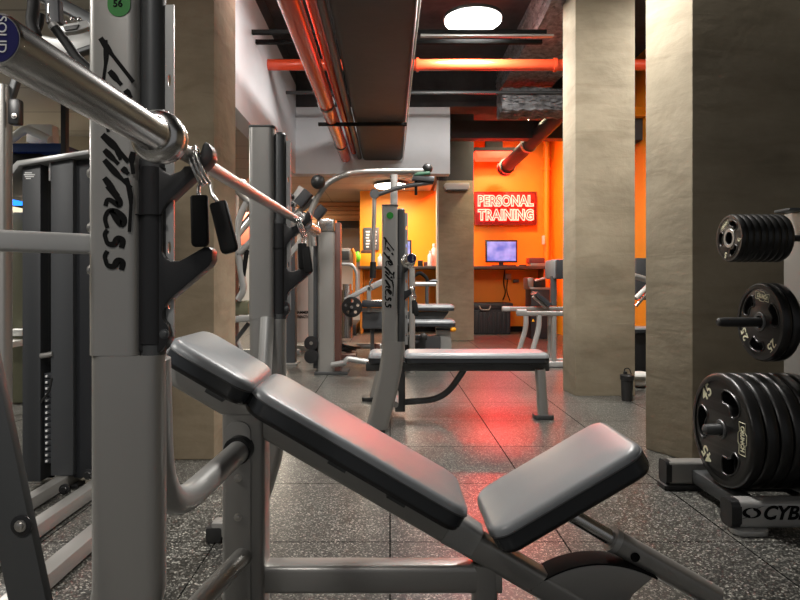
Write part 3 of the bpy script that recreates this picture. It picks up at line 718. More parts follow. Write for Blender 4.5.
# cushions
zt = .43
pad(fb, (PX(405, 3.95), 3.95, .365), (1, 0, 0), (0, 1, 0), PX(551, 3.95) - PX(405, 3.95), .30, .075, 'bench_cushion', rc=.05, roll=.034)
pad(fb, (PX(368, 3.95), 3.95, .365), (1, 0, 0), (0, 1, 0), PX(401, 3.95) - PX(368, 3.95), .30, .075, 'head_cushion', rc=.05, roll=.034)
bm = NB(); sweep(bm, [(PX(366, 4.1), 4.1, .335), (PX(548, 4.1), 4.1, .335)], rrect(.07, .06, .012, 3)); finish('bench_rail', bm, 'frame_dark', fb)
bm = NB(); sweep(bm, [(PX(540, 4.0), 4.0, .33), (PX(543, 4.0), 4.0, .02)], rrect(.06, .085, .02, 4), up=(0, 1, 0)); lg = finish('leg', bm, 'frame', fb)
bm = NB(); prism(bm, [(PX(543, 4.0) + a, 4.0 + b_) for a, b_ in rrect(.13, .11, .03, 4)], 'z', 0, .032, .006); finish('foot_plate', bm, 'frame_dark', lg)
bm = NB(); tube(bm, [(PX(466, 4.1), 4.1, .33), (PX(444, 4.1), 4.1, .11), (PX(395, 4.1), 4.1, .085)], .022, .16, 16, up=(0, 1, 0)); finish('diagonal_brace', bm, 'frame_dark', fb)
bm = NB(); sweep(bm, [(PX(400, 4.1), 4.1, .34), (PX(400, 4.1), 4.1, .03)], rrect(.07, .07, .015, 3), up=(0, 1, 0)); finish('leg', bm, 'frame_dark', fb)
for z in (.16, .30):
    bm = NB(); tube(bm, [(PX(392, FY0) + .02, FY0 + .03, z), (PX(396, 4.1), 4.07, z)], .02, 0, 14, up=(1, 0, 0)); finish('cross_brace', bm, 'frame', fb)
    bm = NB(); tube(bm, [(PX(392, FY1) - .02, FY1 - .03, z), (PX(396, 4.1), 4.13, z)], .02, 0, 14, up=(1, 0, 0)); finish('cross_brace', bm, 'frame', fb)
bm = NB(); prism(bm, [(PX(370, FY1) + a, FY1 + b_) for a, b_ in rrect(.12, .12, .02, 4)], 'z', 0, .03, .004); finish('rubber_foot', bm, 'rubber', fb)
bm = NB(); prism(bm, [(PX(372, FY0) + a, FY0 + b_) for a, b_ in rrect(.16, .09, .02, 4)], 'z', 0, .02, .004); finish('rubber_foot', bm, 'rubber', fb)

# ================================================================== PLATE TREE
TY = 2.40
tr = thing('plate_tree', 'grey weight plate storage tree on two floor rails beside the dark concrete column', 'plate rack', (1.7, TY, 0))
bm = NB(); sweep(bm, [(1.72, 2.46, .07), (1.72, 2.46, PZ(212, 2.46))], rrect(.085, .22, .02, 4), up=(0, 1, 0)); pst = finish('post', bm, 'frame', tr)
bm = NB(); box(bm, 1.605, 1.835, 2.41, 2.51, PZ(212, 2.46), PZ(212, 2.46) + .012, .004); finish('post_cap', bm, 'frame_dark', pst)
yr, yfr = 2.66, 2.20
bm = NB(); sweep(bm, [(PX(666, yr), yr, .072), (2.15, yr, .072)], rrect(.075, .10, .014, 4)); r1 = finish('floor_rail', bm, 'frame', tr)
bm = NB(); sweep(bm, [(PX(662.5, yr), yr, .072), (PX(668, yr), yr, .072)], rrect(.077, .102, .02, 4)); finish('end_cap', bm, 'black_plastic', r1)
bm = NB(); box(bm, PX(660, yr), 2.1, yr - .045, yr + .03, 0, .022, .004); finish('rubber_foot', bm, 'rubber', r1)
bm = NB(); sweep(bm, [(PX(735, yfr), yfr, .068), (2.15, yfr, .068)], rrect(.075, .096, .014, 4)); r2 = finish('floor_rail', bm, 'frame_light', tr)
bm = NB(); sweep(bm, [(PX(726, yfr), yfr, .068), (PX(736, yfr), yfr, .068)], rrect(.077, .098, .022, 4)); finish('end_cap', bm, 'black_plastic', r2)
bm = NB(); prism(bm, [(PX(745, yfr) + a, yfr - .022 + b_) for a, b_ in rrect(.13, .08, .038, 6)], 'z', 0, .020, .005); finish('foot_tab', bm, 'frame_light', r2)
bm = NB(); bolt(bm, (PX(755, 2.15), 2.155, .018), (0, 0, 1), .006, .004); finish('bolt', bm, 'steel', r2)
for xa_, xb_ in ((1.32, 1.40), (1.70, 1.82)):
    bm = NB(); box(bm, xa_, xb_, yfr, yr, .03, .09, .01); finish('cross_rail', bm, 'frame_dark', tr)
text('rail_lettering', 'CYBEX', .068, (PX(762.5, yfr - .04), yfr - .0388, .076), (1, 0, 0), (0, 0, 1), 'black_ink', r2, shear=.28, bold=.0022, align='LEFT')
# swoosh emblem: two crescents
bm = NB()
ex, ez = PX(752, yfr - .04), .078
def crescent(s):
    o_ = [(ex + s * .034 * math.cos(math.radians(a)), ez + s * .019 * math.sin(math.radians(a)) ) for a in range(60, 241, 12)]
    i_ = [(ex + s * (.010 + .030 * math.cos(math.radians(a))), ez + s * (.003 + .014 * math.sin(math.radians(a)))) for a in range(236, 64, -12)]
    tip = [(ex + s * .045, ez + s * .025)]
    return o_ + [(ex - s * .004, ez - s * .017)] + i_ + tip
for s in (1, -1): prism(bm, crescent(s), 'y', yfr - .0392, yfr - .0384)
finish('rail_emblem', bm, 'black_ink', r2)
# pegs
for z, r, x0 in ((.32, .021, 1.252), (.75, .018, 1.308), (1.085, .0125, 1.375)):
    bm = NB(); lathe(bm, [(0, r * .5), (.006, r * .9), (.02, r), (.03, r * 1.05), (.36, r * 1.05) if z > 1 else (.45, r * 1.05)], (x0, TY, z), (1, 0, 0), 24)
    finish('peg', bm, 'rubber' if z != .32 else 'frame_dark', tr)
# plates
def kidney(R, a, k=.60):
    pts = []
    for i in range(30):
        t_ = 2 * PI * i / 30
        ct, st_ = math.cos(t_), math.sin(t_)
        ct = math.copysign(abs(ct) ** .8, ct); st_ = math.copysign(abs(st_) ** .8, st_)
        hw = R * .155 * (1 - .22 * ct)
        rad = R * .625 + hw * st_ + (R * .045 * math.cos(ct * PI) if st_ < 0 else 0)
        pts.append((rad * math.cos(math.radians(a + 27 * ct)), rad * math.sin(math.radians(a + 27 * ct))))
    return pts
def plate(R, T, x, z, rot, number, label, group, crunch=True, small=False):
    t = thing('weight_plate', label, 'weight plate', (x, TY, z), group)
    fm = frame_mtx((x + T / 2, TY, z), (0, -1, 0), (0, 0, 1))     # local z = -x (towards the left)
    web = T * .82
    loops = [circ(R * .93, 64), circ(.0262, 28)] + [kidney(R, rot + a) for a in (60, 180, 300)]
    bm = NB(); merge(bm, shape2d(loops, web / 2 - .002, .002), fm); d = finish('plate_disc', bm, 'plate', t)
    bm = NB()
    lathe(bm, [(0, R * .86), (-.0, R * .90), (.0, R * .955), (.006, R * .99), (.012, R), (T - .012, R), (T - .006, R * .99), (T, R * .955), (T, R * .90), (T * .78, R * .86), (T * .22, R * .86), (0, R * .90)], (x, TY, z), (1, 0, 0), 72, cap=False)
    finish('rim', bm, 'plate', d)
    bm = NB(); lathe(bm, [(.0, .0262), (.0, .037), (.004, .040), (T - .004, .040), (T, .037), (T, .0262), (.0, .0262)], (x, TY, z), (1, 0, 0), 32, cap=False)
    finish('hub', bm, 'frame_dark' if not small else 'frame', d)
    # raised lips around grips
    for a in (60, 180, 300):
        bm = NB(); kp = [fm @ Vector((p[0], p[1], web / 2)) for p in kidney(R, rot + a)]; kp += kp[:2]
        sweep(bm, kp, circ(R * .014 + .001, 6), up=(1, 0, 0), caps=False); finish('grip_lip', bm, 'plate', d)
    zl = web / 2 + .0005
    sz = R * (.33 if not small else .36)
    for a, up_a in ((129, 120), (231, 240)):
        aa = math.radians(rot + a); pc = fm @ Vector((R * .735 * math.cos(aa), R * .735 * math.sin(aa), zl))
        ux = (fm.to_3x3() @ Vector((math.sin(aa), -math.cos(aa), 0))); uy = (fm.to_3x3() @ Vector((math.cos(aa), math.sin(aa), 0)))
        text('number', number, sz, pc, ux, uy, 'cream_ink', d, bold=R * .005, ext=.0006, space=1.08)
    if crunch:
        aa = math.radians(rot); pc = fm @ Vector((R * .66 * math.cos(aa), R * .66 * math.sin(aa), zl))
        ux = (fm.to_3x3() @ Vector((math.sin(aa), -math.cos(aa), 0))); uy = (fm.to_3x3() @ Vector((math.cos(aa), math.sin(aa), 0)))
        text('crunch_lettering', 'CRUNCH', R * .15, pc, ux, uy, 'cream_ink', d, bold=R * .005, sx=.68)
        bm = NB(); # outline plate around the word
        w2_, h2_ = R * .27, R * .095
        lp = [(-w2_, -h2_), (-w2_, h2_), (-w2_ * .45, h2_ * .85), (-w2_ * .3, h2_ * 1.3), (w2_ * .25, h2_ * 1.3), (w2_ * .4, h2_ * .85), (w2_, h2_), (w2_, -h2_), (w2_ * .4, -h2_ * .9), (w2_ * .25, -h2_ * 1.25), (-w2_ * .3, -h2_ * 1.25), (-w2_ * .45, -h2_ * .85)]
        pp = [pc + ux * a_ + uy * b_ for a_, b_ in lp]; pp += pp[:2]
        sweep(bm, pp, circ(R * .008, 5), up=(1, 0, 0), caps=False); finish('lettering_border', bm, 'cream_ink', d)
    return t
ords = ['outermost', 'second', 'third', 'fourth', 'fifth', 'sixth', 'seventh', 'eighth']
p0 = plate(.225, .050, 1.318, .32, 0, '45', 'large black plate marked 45 on the lowest peg, outermost facing the viewer', 'large 45 plates on the lowest peg')
for k in range(1, 6): copytree(p0, (.0515 * k, 0, 0), 'large black 45 plate on the lowest peg, %s from the left end' % ords[k])
p1 = plate(.157, .036, 1.475, .75, 80, '25', 'medium black plate marked 25 on the middle peg, outer one', 'medium 25 plates on the middle peg')
copytree(p1, (.038, 0, 0), 'medium black 25 plate on the middle peg, right behind the outer one')
p2 = plate(.096, .0245, 1.355, 1.085, 120, '5', 'small black plate marked 5 on the top peg, outermost facing the viewer', 'small 5 plates on the top peg', small=True)
for k in range(1, 8): copytree(p2, (.0255 * k, 0, 0), 'small black 5 plate on the top peg, %s from the left end' % ords[k])

# ------------------------------------------------------------------ shaker bottle
c = (PX(627, 4.6), 4.6, 0)
sb = thing('shaker_bottle', 'black shaker bottle standing on the floor in front of the middle concrete column', 'bottle', c)
bm = NB(); lathe(bm, [(0, .036), (.003, .039), (.012, .040), (.16, .0455), (.165, .046)], c, (0, 0, 1), 32); finish('cup', bm, 'rubber', sb)
bm = NB(); lathe(bm, [(.160, .049), (.162, .052), (.195, .052), (.199, .047), (.204, .030), (.206, .004)], c, (0, 0, 1), 32); finish('lid', bm, 'black_plastic', sb)
bm = NB(); lathe(bm, [(.2, .015), (.222, .014), (.226, .01)], (c[0] - .014, c[1], 0), (0, 0, 1), 16); finish('spout_cap', bm, 'black_plastic', sb)
bm = NB(); tube(bm, [(c[0] - .012, c[1], .20), (c[0] - .022, c[1], .247), (c[0] + .018, c[1], .250), (c[0] + .034, c[1], .20)], .0045, .018, 10, up=(0, 1, 0)); finish('carry_loop', bm, 'black_plastic', sb)
# ================================================================== BACK ROOM: counter, sign, screens
SY = 10.88
sg = thing('neon_sign', 'glowing red neon sign reading PERSONAL TRAINING on the orange wall', 'sign', W(505, 207, SY))
x0, x1 = PX(475.5, SY), PX(536, SY); z0, z1 = PZ(224, SY), PZ(192.5, SY)
bm = NB(); box(bm, x0, x1, SY, SY + .1, z0, z1, .012); finish('backing_box', bm, 'sign_red', sg)
bm = NB(); 
for (a, b_, c_, d_) in ((x0 - .012, x1 + .012, z0 - .014, z0), (x0 - .012, x1 + .012, z1, z1 + .014), (x0 - .014, x0, z0, z1), (x1, x1 + .014, z0, z1)): box(bm, a, b_, SY - .01, SY + .1, c_, d_)
finish('sign_frame', bm, mat('dark_red_trim', (.12, .015, .015), rough=.4), sg)
for body, py, wpx in (('PERSONAL', 201, 56), ('TRAINING', 215, 56)):
    t = text_bm(body, .30, outline=.0135, bold=.010, space=1.06)
    xs = [v.co.x for v in t.verts]; ys = [v.co.y for v in t.verts]
    kx = (wpx / F * SY) / (max(xs) - min(xs)); ky = (12.0 / F * SY) / (max(ys) - min(ys))
    bmesh.ops.translate(t, verts=t.verts, vec=(-(max(xs) + min(xs)) / 2, -(max(ys) + min(ys)) / 2, 0))
    bm = NB(); merge(bm, t, frame_mtx((PX(505.5, SY), SY - .022, PZ(py, SY)), (1, 0, 0), (0, 0, 1)) @ Matrix.Diagonal((kx, ky, 1, 1)))
    finish('neon_letters', bm, 'neon', sg)
# counter in two runs (one continuous top behind the pillar)
ct = thing('counter', 'long dark wall counter running along the orange wall behind the back pillar', 'counter', (1.2, 10.6, 0))
bm = NB(); box(bm, -.55, 2.755, 10.35, 10.998, 1.135, 1.185, .006); finish('worktop', bm, 'counter', ct)
bm = NB()
bm.free()
for x in (-.52, 1.0, 2.70):
    bm = NB(); box(bm, x, x + .04, 10.55, 10.97, 0.0, 1.135); finish('support_panel', bm, 'wood_orange', ct)
CT = 1.185
def monitor(label, px, py0, py1, wpx, Y=10.6):
    x = PX(px, Y); w = wpx / F * Y; za, zb = PZ(py1, Y), PZ(py0, Y)
    t = thing('monitor', label, 'monitor', (x, Y, CT))
    bm = NB(); box(bm, x - w / 2, x + w / 2, Y, Y + .04, za, zb, .008); h = finish('housing', bm, 'black_plastic', t)
    bm = NB(); bz = .028; box(bm, x - w / 2 + bz, x + w / 2 - bz, Y - .003, Y + .001, za + bz, zb - bz); finish('screen', bm, 'screen', h)
    bm = NB(); box(bm, x - .04, x + .04, Y + .02, Y + .05, CT + .01, za + .02, .004); box(bm, x - .13, x + .13, Y - .07, Y + .1, CT, CT + .014, .004); finish('stand', bm, 'black_plastic', t)
    return t
monitor('black computer monitor with a lit blue screen below the red neon sign', 501.5, 240, 262.5, 32)
monitor('narrow lit blue monitor half hidden behind the flat bench upright', 405, 240, 258, 13)
# keyboard, trays and small counter items
bm = NB(); box(bm, PX(492, 10.4), PX(516, 10.4), 10.38, 10.5, CT, CT + .018, .004); tag(finish('keyboard', bm, 'black_plastic'), 'black keyboard in front of the lit monitor', 'keyboard')
bm = NB(); prism(bm, [(PX(518, 10.5), CT), (PX(526, 10.5), CT), (PX(525, 10.5), CT + .03), (PX(519, 10.5), CT + .025)], 'y', 10.42, 10.5, .004); tag(finish('computer_mouse', bm, 'black_plastic'), 'dark computer mouse right of the keyboard', 'mouse')
def cbox(name, label, cat, xa, xb, ya, yb, m, Y=10.5, d=.18, z=CT, bev=.006):
    bm = NB(); box(bm, PX(xa, Y), PX(xb, Y), Y, Y + d, z, z + (yb - ya) / F * Y, bev); return tag(finish(name, bm, m), label, cat)
cbox('paper_tray', 'grey paper tray on the counter left of the padded rest', 'paper tray', 531, 546, 262, 265, 'frame', d=.3)
cbox('binder', 'maroon binder lying on the grey paper tray', 'binder', 529.5, 545, 256.5, 262, 'maroon', d=.26, z=CT + .053)
def bottle(label, px, h, r, m, Y=10.55, cap='white'):
    x = PX(px, Y); t = thing('bottle', label, 'bottle', (x, Y, CT))
    bm = NB(); lathe(bm, [(0, r * .9), (.006, r), (h * .66, r), (h * .76, r * .72), (h * .84, r * .42), (h * .9, r * .42)], (x, Y, CT), (0, 0, 1), 18); finish('bottle_body', bm, m, t)
    bm = NB(); lathe(bm, [(h * .87, r * .5), (h, r * .5)], (x, Y, CT), (0, 0, 1), 14); finish('cap', bm, cap, t)
bottle('white spray bottle on the counter, tallest beside the back pillar', 434, .40, .055, 'white')
bottle('smaller white bottle on the counter left of the tall bottle', 430.4, .27, .05, 'white', Y=10.45)
bottle('small pale bottle on the counter left of the flat bench upright', 380, .22, .045, 'white')
cbox('desk_box', 'small dark box on the counter right of the barbell end', 'box', 418, 423, 259, 265, 'black_plastic')
cbox('desk_box', 'small dark box on the counter next to the white bottles', 'box', 424, 429, 260.5, 265, 'maroon')
cbox('card_box', 'orange cardboard box on the counter under the schedule board', 'box', 361, 371, 252, 265, 'yellow')
cbox('card_holder', 'dark card holder on top of the orange box under the schedule board', 'card holder', 361, 371, 251, 254, 'brown_panel', z=CT + .2275)
# desk phones / sockets under counter
sk = thing('wall_socket', 'grey wall socket with hanging black cable under the counter', 'socket', W(509, 278, 10.95))
c = W(508, 277, 10.96); bm = NB(); box(bm, c.x - .05, c.x + .06, 10.95, 10.999, c.z - .05, c.z + .06, .01); finish('cover', bm, 'frame', sk)
c2 = W(516, 281, 10.96); bm = NB(); box(bm, c2.x - .05, c2.x + .05, 10.93, 10.999, c2.z - .03, c2.z + .03, .01); finish('plug', bm, 'frame_dark', sk)
bm = NB(); tube(bm, [(c.x - .06, 10.95, 1.13), (c.x - .09, 10.93, .9), (c.x - .05, 10.9, .72), (c.x - .1, 10.93, .58)], .01, .1, 8); tube(bm, [(c.x, 10.96, c.z), (c.x - .04, 10.92, .75), (c.x + .03, 10.93, .57)], .008, .1, 8); finish('cable', bm, 'black', sk)
# storage tub
tb = thing('storage_tub', 'black plastic storage box with lid under the counter on the floor', 'storage box', (1.8, 10.5, 0))
xa, xb, ya, yb = PX(468, 10.4), PX(512, 10.4), 10.4, 10.9
bm = NB(); box(bm, xa + .02, xb - .02, ya + .02, yb, 0, .46, .02)
for k in range(9):
    x = xa + .06 + k * (xb - xa - .12) / 8; box(bm, x - .018, x + .018, ya + .004, ya + .03, .02, .38, .006)
tbb = finish('tub_body', bm, 'shroud2', tb)
bm = NB(); box(bm, xa, xb + .02, ya - .01, yb + .01, .44, .545, .02); ld = finish('lid', bm, 'shroud2', tb)
bm = NB(); c = W(485, 307, 10.38); tube(bm, [(c.x - .10, 10.385, c.z + .02), (c.x - .07, 10.36, c.z - .05), (c.x + .07, 10.36, c.z - .05), (c.x + .10, 10.385, c.z + .02)], .012, .03, 8); finish('handle', bm, 'frame', tb)
# schedule board with rows
sbd = thing('schedule_board', 'grey schedule board with white rows on the orange wall', 'notice board', W(371, 238, 10.97))
bm = NB(); Y = 10.96; box(bm, PX(363.5, Y), PX(379, Y), Y, 10.999, PZ(250, Y), PZ(227.5, Y), .006); brd = finish('board', bm, 'poster', sbd)
bm = NB()
for cx_ in (368, 374.8):
    for k in range(6):
        box(bm, PX(cx_ - 2.3 + (k % 2) * .4, Y), PX(cx_ + 2.0 - (k % 3) * .5, Y), Y - .003, Y, PZ(232.5 + k * 3, Y), PZ(230.9 + k * 3, Y))
finish('board_rows', bm, 'white_ink', brd)
# light switch on the side wall and exit light box on the pillar
bm = NB(); c = W(552, 240, 10.75); box(bm, 2.73, 2.77, 10.72, 10.8, c.z - .08, c.z + .08, .01); tag(finish('wall_switch', bm, 'white'), 'small white switch box on the corner pipe', 'switch')
el = thing('emergency_light', 'beige emergency light box mounted high on the back pillar', 'emergency light', (1.03, 9.3, 2.4))
c = W(456.5, 186.5, 9.3)
bm = NB(); prism(bm, [(c.x - .17, c.z + .055), (c.x - .20, c.z + .02), (c.x - .17, c.z - .05), (c.x + .17, c.z - .05), (c.x + .20, c.z - .03), (c.x + .20, c.z + .055)], 'y', 9.28, 9.40, .01); finish('housing', bm, 'white', el)
bm = NB(); box(bm, c.x - .15, c.x + .17, 9.26, 9.36, c.z - .065, c.z - .045, .006); finish('lens_bar', bm, 'frame_dark', el)

# ================================================================== OTHER MACHINES
def rod(root, name, pts, r, m, fr=0.0, n=14, up=(0, 1, 0)):
    bm = NB(); tube(bm, pts, r, fr, n, up=up); return finish(name, bm, m, root)
def bar(root, name, a, b_, w, h, m, r=None, up=(0, 0, 1), ):
    bm = NB(); sweep(bm, [a, b_], rrect(w, h, r or min(w, h) * .22, 3), up=up); return finish(name, bm, m, root)
def blk(root, name, x0, x1, y0, y1, z0, z1, m, bev=.008):
    bm = NB(); box(bm, x0, x1, y0, y1, z0, z1, bev); return finish(name, bm, m, root)

# --- cable column with silver shroud (x 318-340)
Y = 5.9
m1 = thing('cable_machine', 'silver capped cable column machine standing left of the flat bench upright', 'cable machine', (PX(328, Y), Y, 0))
xa, xb = PX(317.5, Y), PX(334.5, Y)
bm = NB(); prism(bm, [((xa + xb) / 2 + a, Y + .07 + b_) for a, b_ in rrect(xb - xa, .16, .03, 4)], 'z', .01, PZ(232, Y)); finish('front_shroud', bm, 'frame', m1)
bm = NB(); prism(bm, [((xa + xb) / 2 + a, Y + .07 + b_) for a, b_ in rrect(xb - xa + .02, .18, .04, 4)], 'z', PZ(232, Y), PZ(219, Y), .02); finish('top_cap', bm, 'chrome', m1)
blk(m1, 'side_panel', xb - .005, xb + .055, Y + .03, Y + .2, .01, PZ(222, Y), 'brown_panel')
blk(m1, 'rear_panel', xa - .05, xa + .0, Y + .06, Y + .16, .05, PZ(226, Y), 'shroud')
for py in (343, 352):
    bm = NB(); lathe(bm, [(0, .03), (.004, .07), (.03, .07), (.034, .03)], (xa - .06, Y - .02, PZ(py if py == 343 else 344, Y) - (0 if py == 343 else .12)), (0, 1, 0), 24); finish('pulley', bm, 'black_plastic', m1)
bm = NB(); lathe(bm, [(-.002, .018), (-.004, .018)], (xa - .06, Y - .018, PZ(343, Y)), (0, 1, 0), 12); finish('pulley_pin', bm, 'steel', m1)
rod(m1, 'swing_arm', [(xb - .02, Y - .05, .10), (PX(346, Y), Y - .1, .13), (PX(348, Y), Y - .1, .17), (PX(372, Y), Y - .1, .13)], .028, 'frame_light', .05)
blk(m1, 'base_plate', xa - .03, PX(348, Y), Y - .04, Y + .25, 0, .03, 'frame_dark')
# --- overhead arm machine (arch, roller, long beam)
Y = 5.2
m2 = thing('lever_machine', 'tall lever arm machine with grey overhead beam and black roller ends', 'exercise machine', (PX(392, 6.2), 6.2, 0))
rod(m2, 'overhead_beam', [W(310, 232, Y), W(309, 214, Y), W(325, 184, Y), W(345, 174, Y), W(364, 171.5, Y + .3), W(424, 171, Y + .6)], .026, 'frame', .12)
bm = NB(); sph(bm, W(318, 182, Y - .1), .062); finish('roller_ball', bm, 'rubber', m2)
bm = NB(); sph(bm, W(427.5, 168.5, Y + .6), .05); finish('roller_ball', bm, 'rubber', m2)
c = W(423, 179, 5.8); 
bar(m2, 'cable_housing', W(412, 178, 5.8), W(434, 180, 5.8), .10, .055, 'shroud')
bar(m2, 'housing_cap', W(414, 175, 5.78), W(430, 173.5, 5.78), .08, .03, mat('dark_green_paint', (.02, .10, .05), rough=.4))
rod(m2, 'pivot_arm', [W(373, 196, 5.8), W(400, 187, 5.8), W(433, 182, 5.8)], .022, 'frame_dark', .1)
bm = NB(); lathe(bm, [(-.03, .045), (.03, .045)], W(374.5, 194, 5.8), (0, 1, 0), 18); finish('pivot_joint', bm, 'frame_dark', m2)
bar(m2, 'main_post', Vector((PX(394, 6.1), 6.1, 0)), Vector((PX(394, 6.1), 6.1, PZ(173, 6.1))), .075, .08, 'frame', up=(0, 1, 0))
rod(m2, 'drop_rod', [W(374.5, 196, 5.8), W(373, 263, 5.8)], .020, 'frame', 0)
rod(m2, 'handle_grip', [W(373.2, 262, 5.8), W(372.8, 278, 5.8)], .03, 'grip', 0)
rod(m2, 'hook_wire', [W(372.8, 278, 5.8), W(369, 284, 5.8), W(373, 289, 5.8)], .010, 'chrome', .03)
rod(m2, 'lower_link', [W(416, 176, 5.8), W(416, 195, 5.8)], .014, 'black', 0)
blk(m2, 'base_plate', PX(384, 6.0), PX(404, 6.0), 5.95, 6.3, 0, .035, 'frame_dark')

# --- arm curl machine (arm, wheel, pads) at the middle left
Y = 7.0
m3 = thing('leg_machine', 'grey seated machine with round black weight plate left of the flat bench upright', 'exercise machine', (PX(366, Y), Y, 0))
# long low rail to the right with black feet
rod(m3, 'floor_rail', [(PX(336, 7.4), 7.4, .12), (PX(384, 7.4), 7.4, .12)], .035, 'frame_light')
for px in (349, 377):
    blk(m3, 'rail_foot', PX(px - 3, 7.3), PX(px + 3, 7.3), 7.3, 7.45, 0, .16, 'brown_panel')

bar(m3, 'angled_arm', W(345, 300, Y), W(369, 287, Y), .06, .055, 'frame_light')
bar(m3, 'angled_arm', W(368, 289, Y), W(384, 281, Y), .07, .075, 'frame_light')
bar(m3, 'upright_post', W(369, 287, Y), W(369, 312, Y), .05, .07, 'frame', up=(0, 1, 0))
blk(m3, 'seat_cushion', PX(362, Y), PX(384, Y), Y - .1, Y + .25, PZ(307, Y), PZ(300, Y), 'vinyl_dark', .03)
blk(m3, 'seat_rail', PX(360, Y), PX(384, Y), Y, Y + .08, PZ(312, Y), PZ(308, Y), 'frame_light')
blk(m3, 'weight_cover', PX(362, Y), PX(383, Y), Y + .0, Y + .3, PZ(329, Y), PZ(311, Y), 'shroud', .02)
blk(m3, 'cover_leg', PX(370, Y), PX(374, Y), Y + .1, Y + .2, 0.0, PZ(329, Y), 'frame_dark', .01)
# wheel-like plate (5 holes)
c = W(352, 307, Y - .12)
bm = NB(); lp = [circ(.115, 40), circ(.02, 16)] + [[(.07 * math.cos(a) + .021 * math.cos(b_), .07 * math.sin(a) + .021 * math.sin(b_)) for b_ in [2 * PI * k / 12 for k in range(12)]] for a in [2 * PI * j / 5 + .3 for j in range(5)]]
merge(bm, shape2d(lp, .012, .003), frame_mtx(c, (1, 0, 0), (0, 0, 1))); wp = tag(finish('weight_plate', bm, 'plate'), 'small round black plate with five holes on the seated machine', 'weight plate')
rod(m3, 'weight_horn', [c - Vector((0, .05, 0)), c + Vector((0, .3, 0))], .018, 'chrome', 0)
rod(m3, 'chrome_post', [W(347, 338, 7.2), W(347, 290, 7.2)], .068, 'chrome', 0, 20)
rod(m3, 'post_cap', [W(347, 291, 7.2), W(347, 284, 7.2)], .055, 'chrome', 0, 20)
rod(m3, 'loop_frame', [W(340, 264, 7.4), W(352, 264, 7.4), W(357, 272, 7.4), W(357, 305, 7.4)], .022, 'frame_light', .12)
blk(m3, 'base_plate', PX(340, 7.2), PX(356, 7.2), 7.1, 7.5, 0, .05, 'brown_panel')
bm = NB(); 
for k in range(3): lathe(bm, [(0, .16), (.02, .16)], W(345, 345, 6.6) + Vector((-.08 + .05 * k, 0, -.04 + .02 * k)), (.25, 0, 1), 24)
tag(finish('plate_stack', bm, 'plate'), 'few thin black plates lying on the floor beside the chrome post', 'weight plates')
# treadmill console beyond
tm = thing('treadmill', 'distant grey treadmill console with orange edge left of the orange wall', 'treadmill', W(346, 300, 10.2) * 1)
bm = NB(); Yt = 10.2; box(bm, PX(338, Yt), PX(351, Yt), Yt, Yt + .1, PZ(262, Yt), PZ(248, Yt), .04); finish('console', bm, 'frame_light', tm)
blk(tm, 'console_screen', PX(340, Yt), PX(349, Yt), Yt - .01, Yt + .02, PZ(260, Yt), PZ(251, Yt), 'shroud')
rod(tm, 'side_rail', [W(352, 249, Yt), W(354.5, 254, Yt), W(354.5, 300, Yt)], .028, 'wood_orange', .1)
rod(tm, 'side_rail', [W(339, 262, Yt), W(339, 330, Yt)], .04, 'frame', 0)
blk(tm, 'deck', PX(337, Yt), PX(356, Yt), Yt, Yt + 1.4, 0, .18, 'black_plastic')
bm = NB(); sph(bm, W(357.5, 257, 10.5), .06, 1, 1, 1.6); tag(finish('green_bottle', bm, 'lime'), 'lime green object at the left end of the counter', 'bottle')
ROOTz = None
# dark shelf with screens high left
bm = NB(); box(bm, PX(337, 12), PX(359, 12), 12, 12.2, PZ(228, 12), PZ(220.5, 12), .01); tag(finish('wall_television', bm, 'black_plastic'), 'dark screen hanging high at the far end left of the orange wall', 'television')

# --- Hammer Strength plate loaded machine behind the far rack upright
Y = 8.0
m4 = thing('plate_loaded_machine', 'plate loaded machine with pinkish white shield behind the far rack upright', 'exercise machine', (PX(301, Y), Y, 0))
xa, xb = PX(295, Y), PX(308.5, Y)
bm = NB(); pts = [(xa, PZ(343, Y)), (xb - .02, PZ(342, Y)), (xb, PZ(330, Y)), (xb, PZ(262, Y)), (xb - .03, PZ(250, Y)), (xa + .03, PZ(248, Y)), (xa, PZ(258, Y))]
prism(bm, pts, 'y', Y, Y + .1, .02); sh = finish('shield', bm, 'tan_panel', m4)
text('shield_lettering', 'HAMMER', .052, (PX(302, Y), Y - .002, PZ(312.5, Y)), (1, 0, 0), (0, 0, 1), 'black_ink', sh, bold=.002, sx=.85)
text('shield_lettering', 'STRENGTH', .052, (PX(302, Y), Y - .002, PZ(317, Y)), (1, 0, 0), (0, 0, 1), 'black_ink', sh, bold=.002, sx=.65)
blk(m4, 'dark_post', PX(285, 6.6), PX(295, 6.6), 6.6, 6.75, .01, PZ(205, 6.6), 'shroud')
blk(m4, 'post_foot', PX(282, 6.55), PX(297, 6.55), 6.55, 6.8, 0, .02, 'frame')
blk(m4, 'rear_post', PX(308, 7.6), PX(314, 7.6), 7.6, 7.7, .01, PZ(225, 7.6), 'frame')
bar(m4, 'base_rail', W(294, 347, Y), W(320, 349, 7.6), .09, .08, 'frame_light')
bar(m4, 'base_rail', W(236, 352, 7.4), W(300, 352, 7.4), .08, .07, 'frame_light')
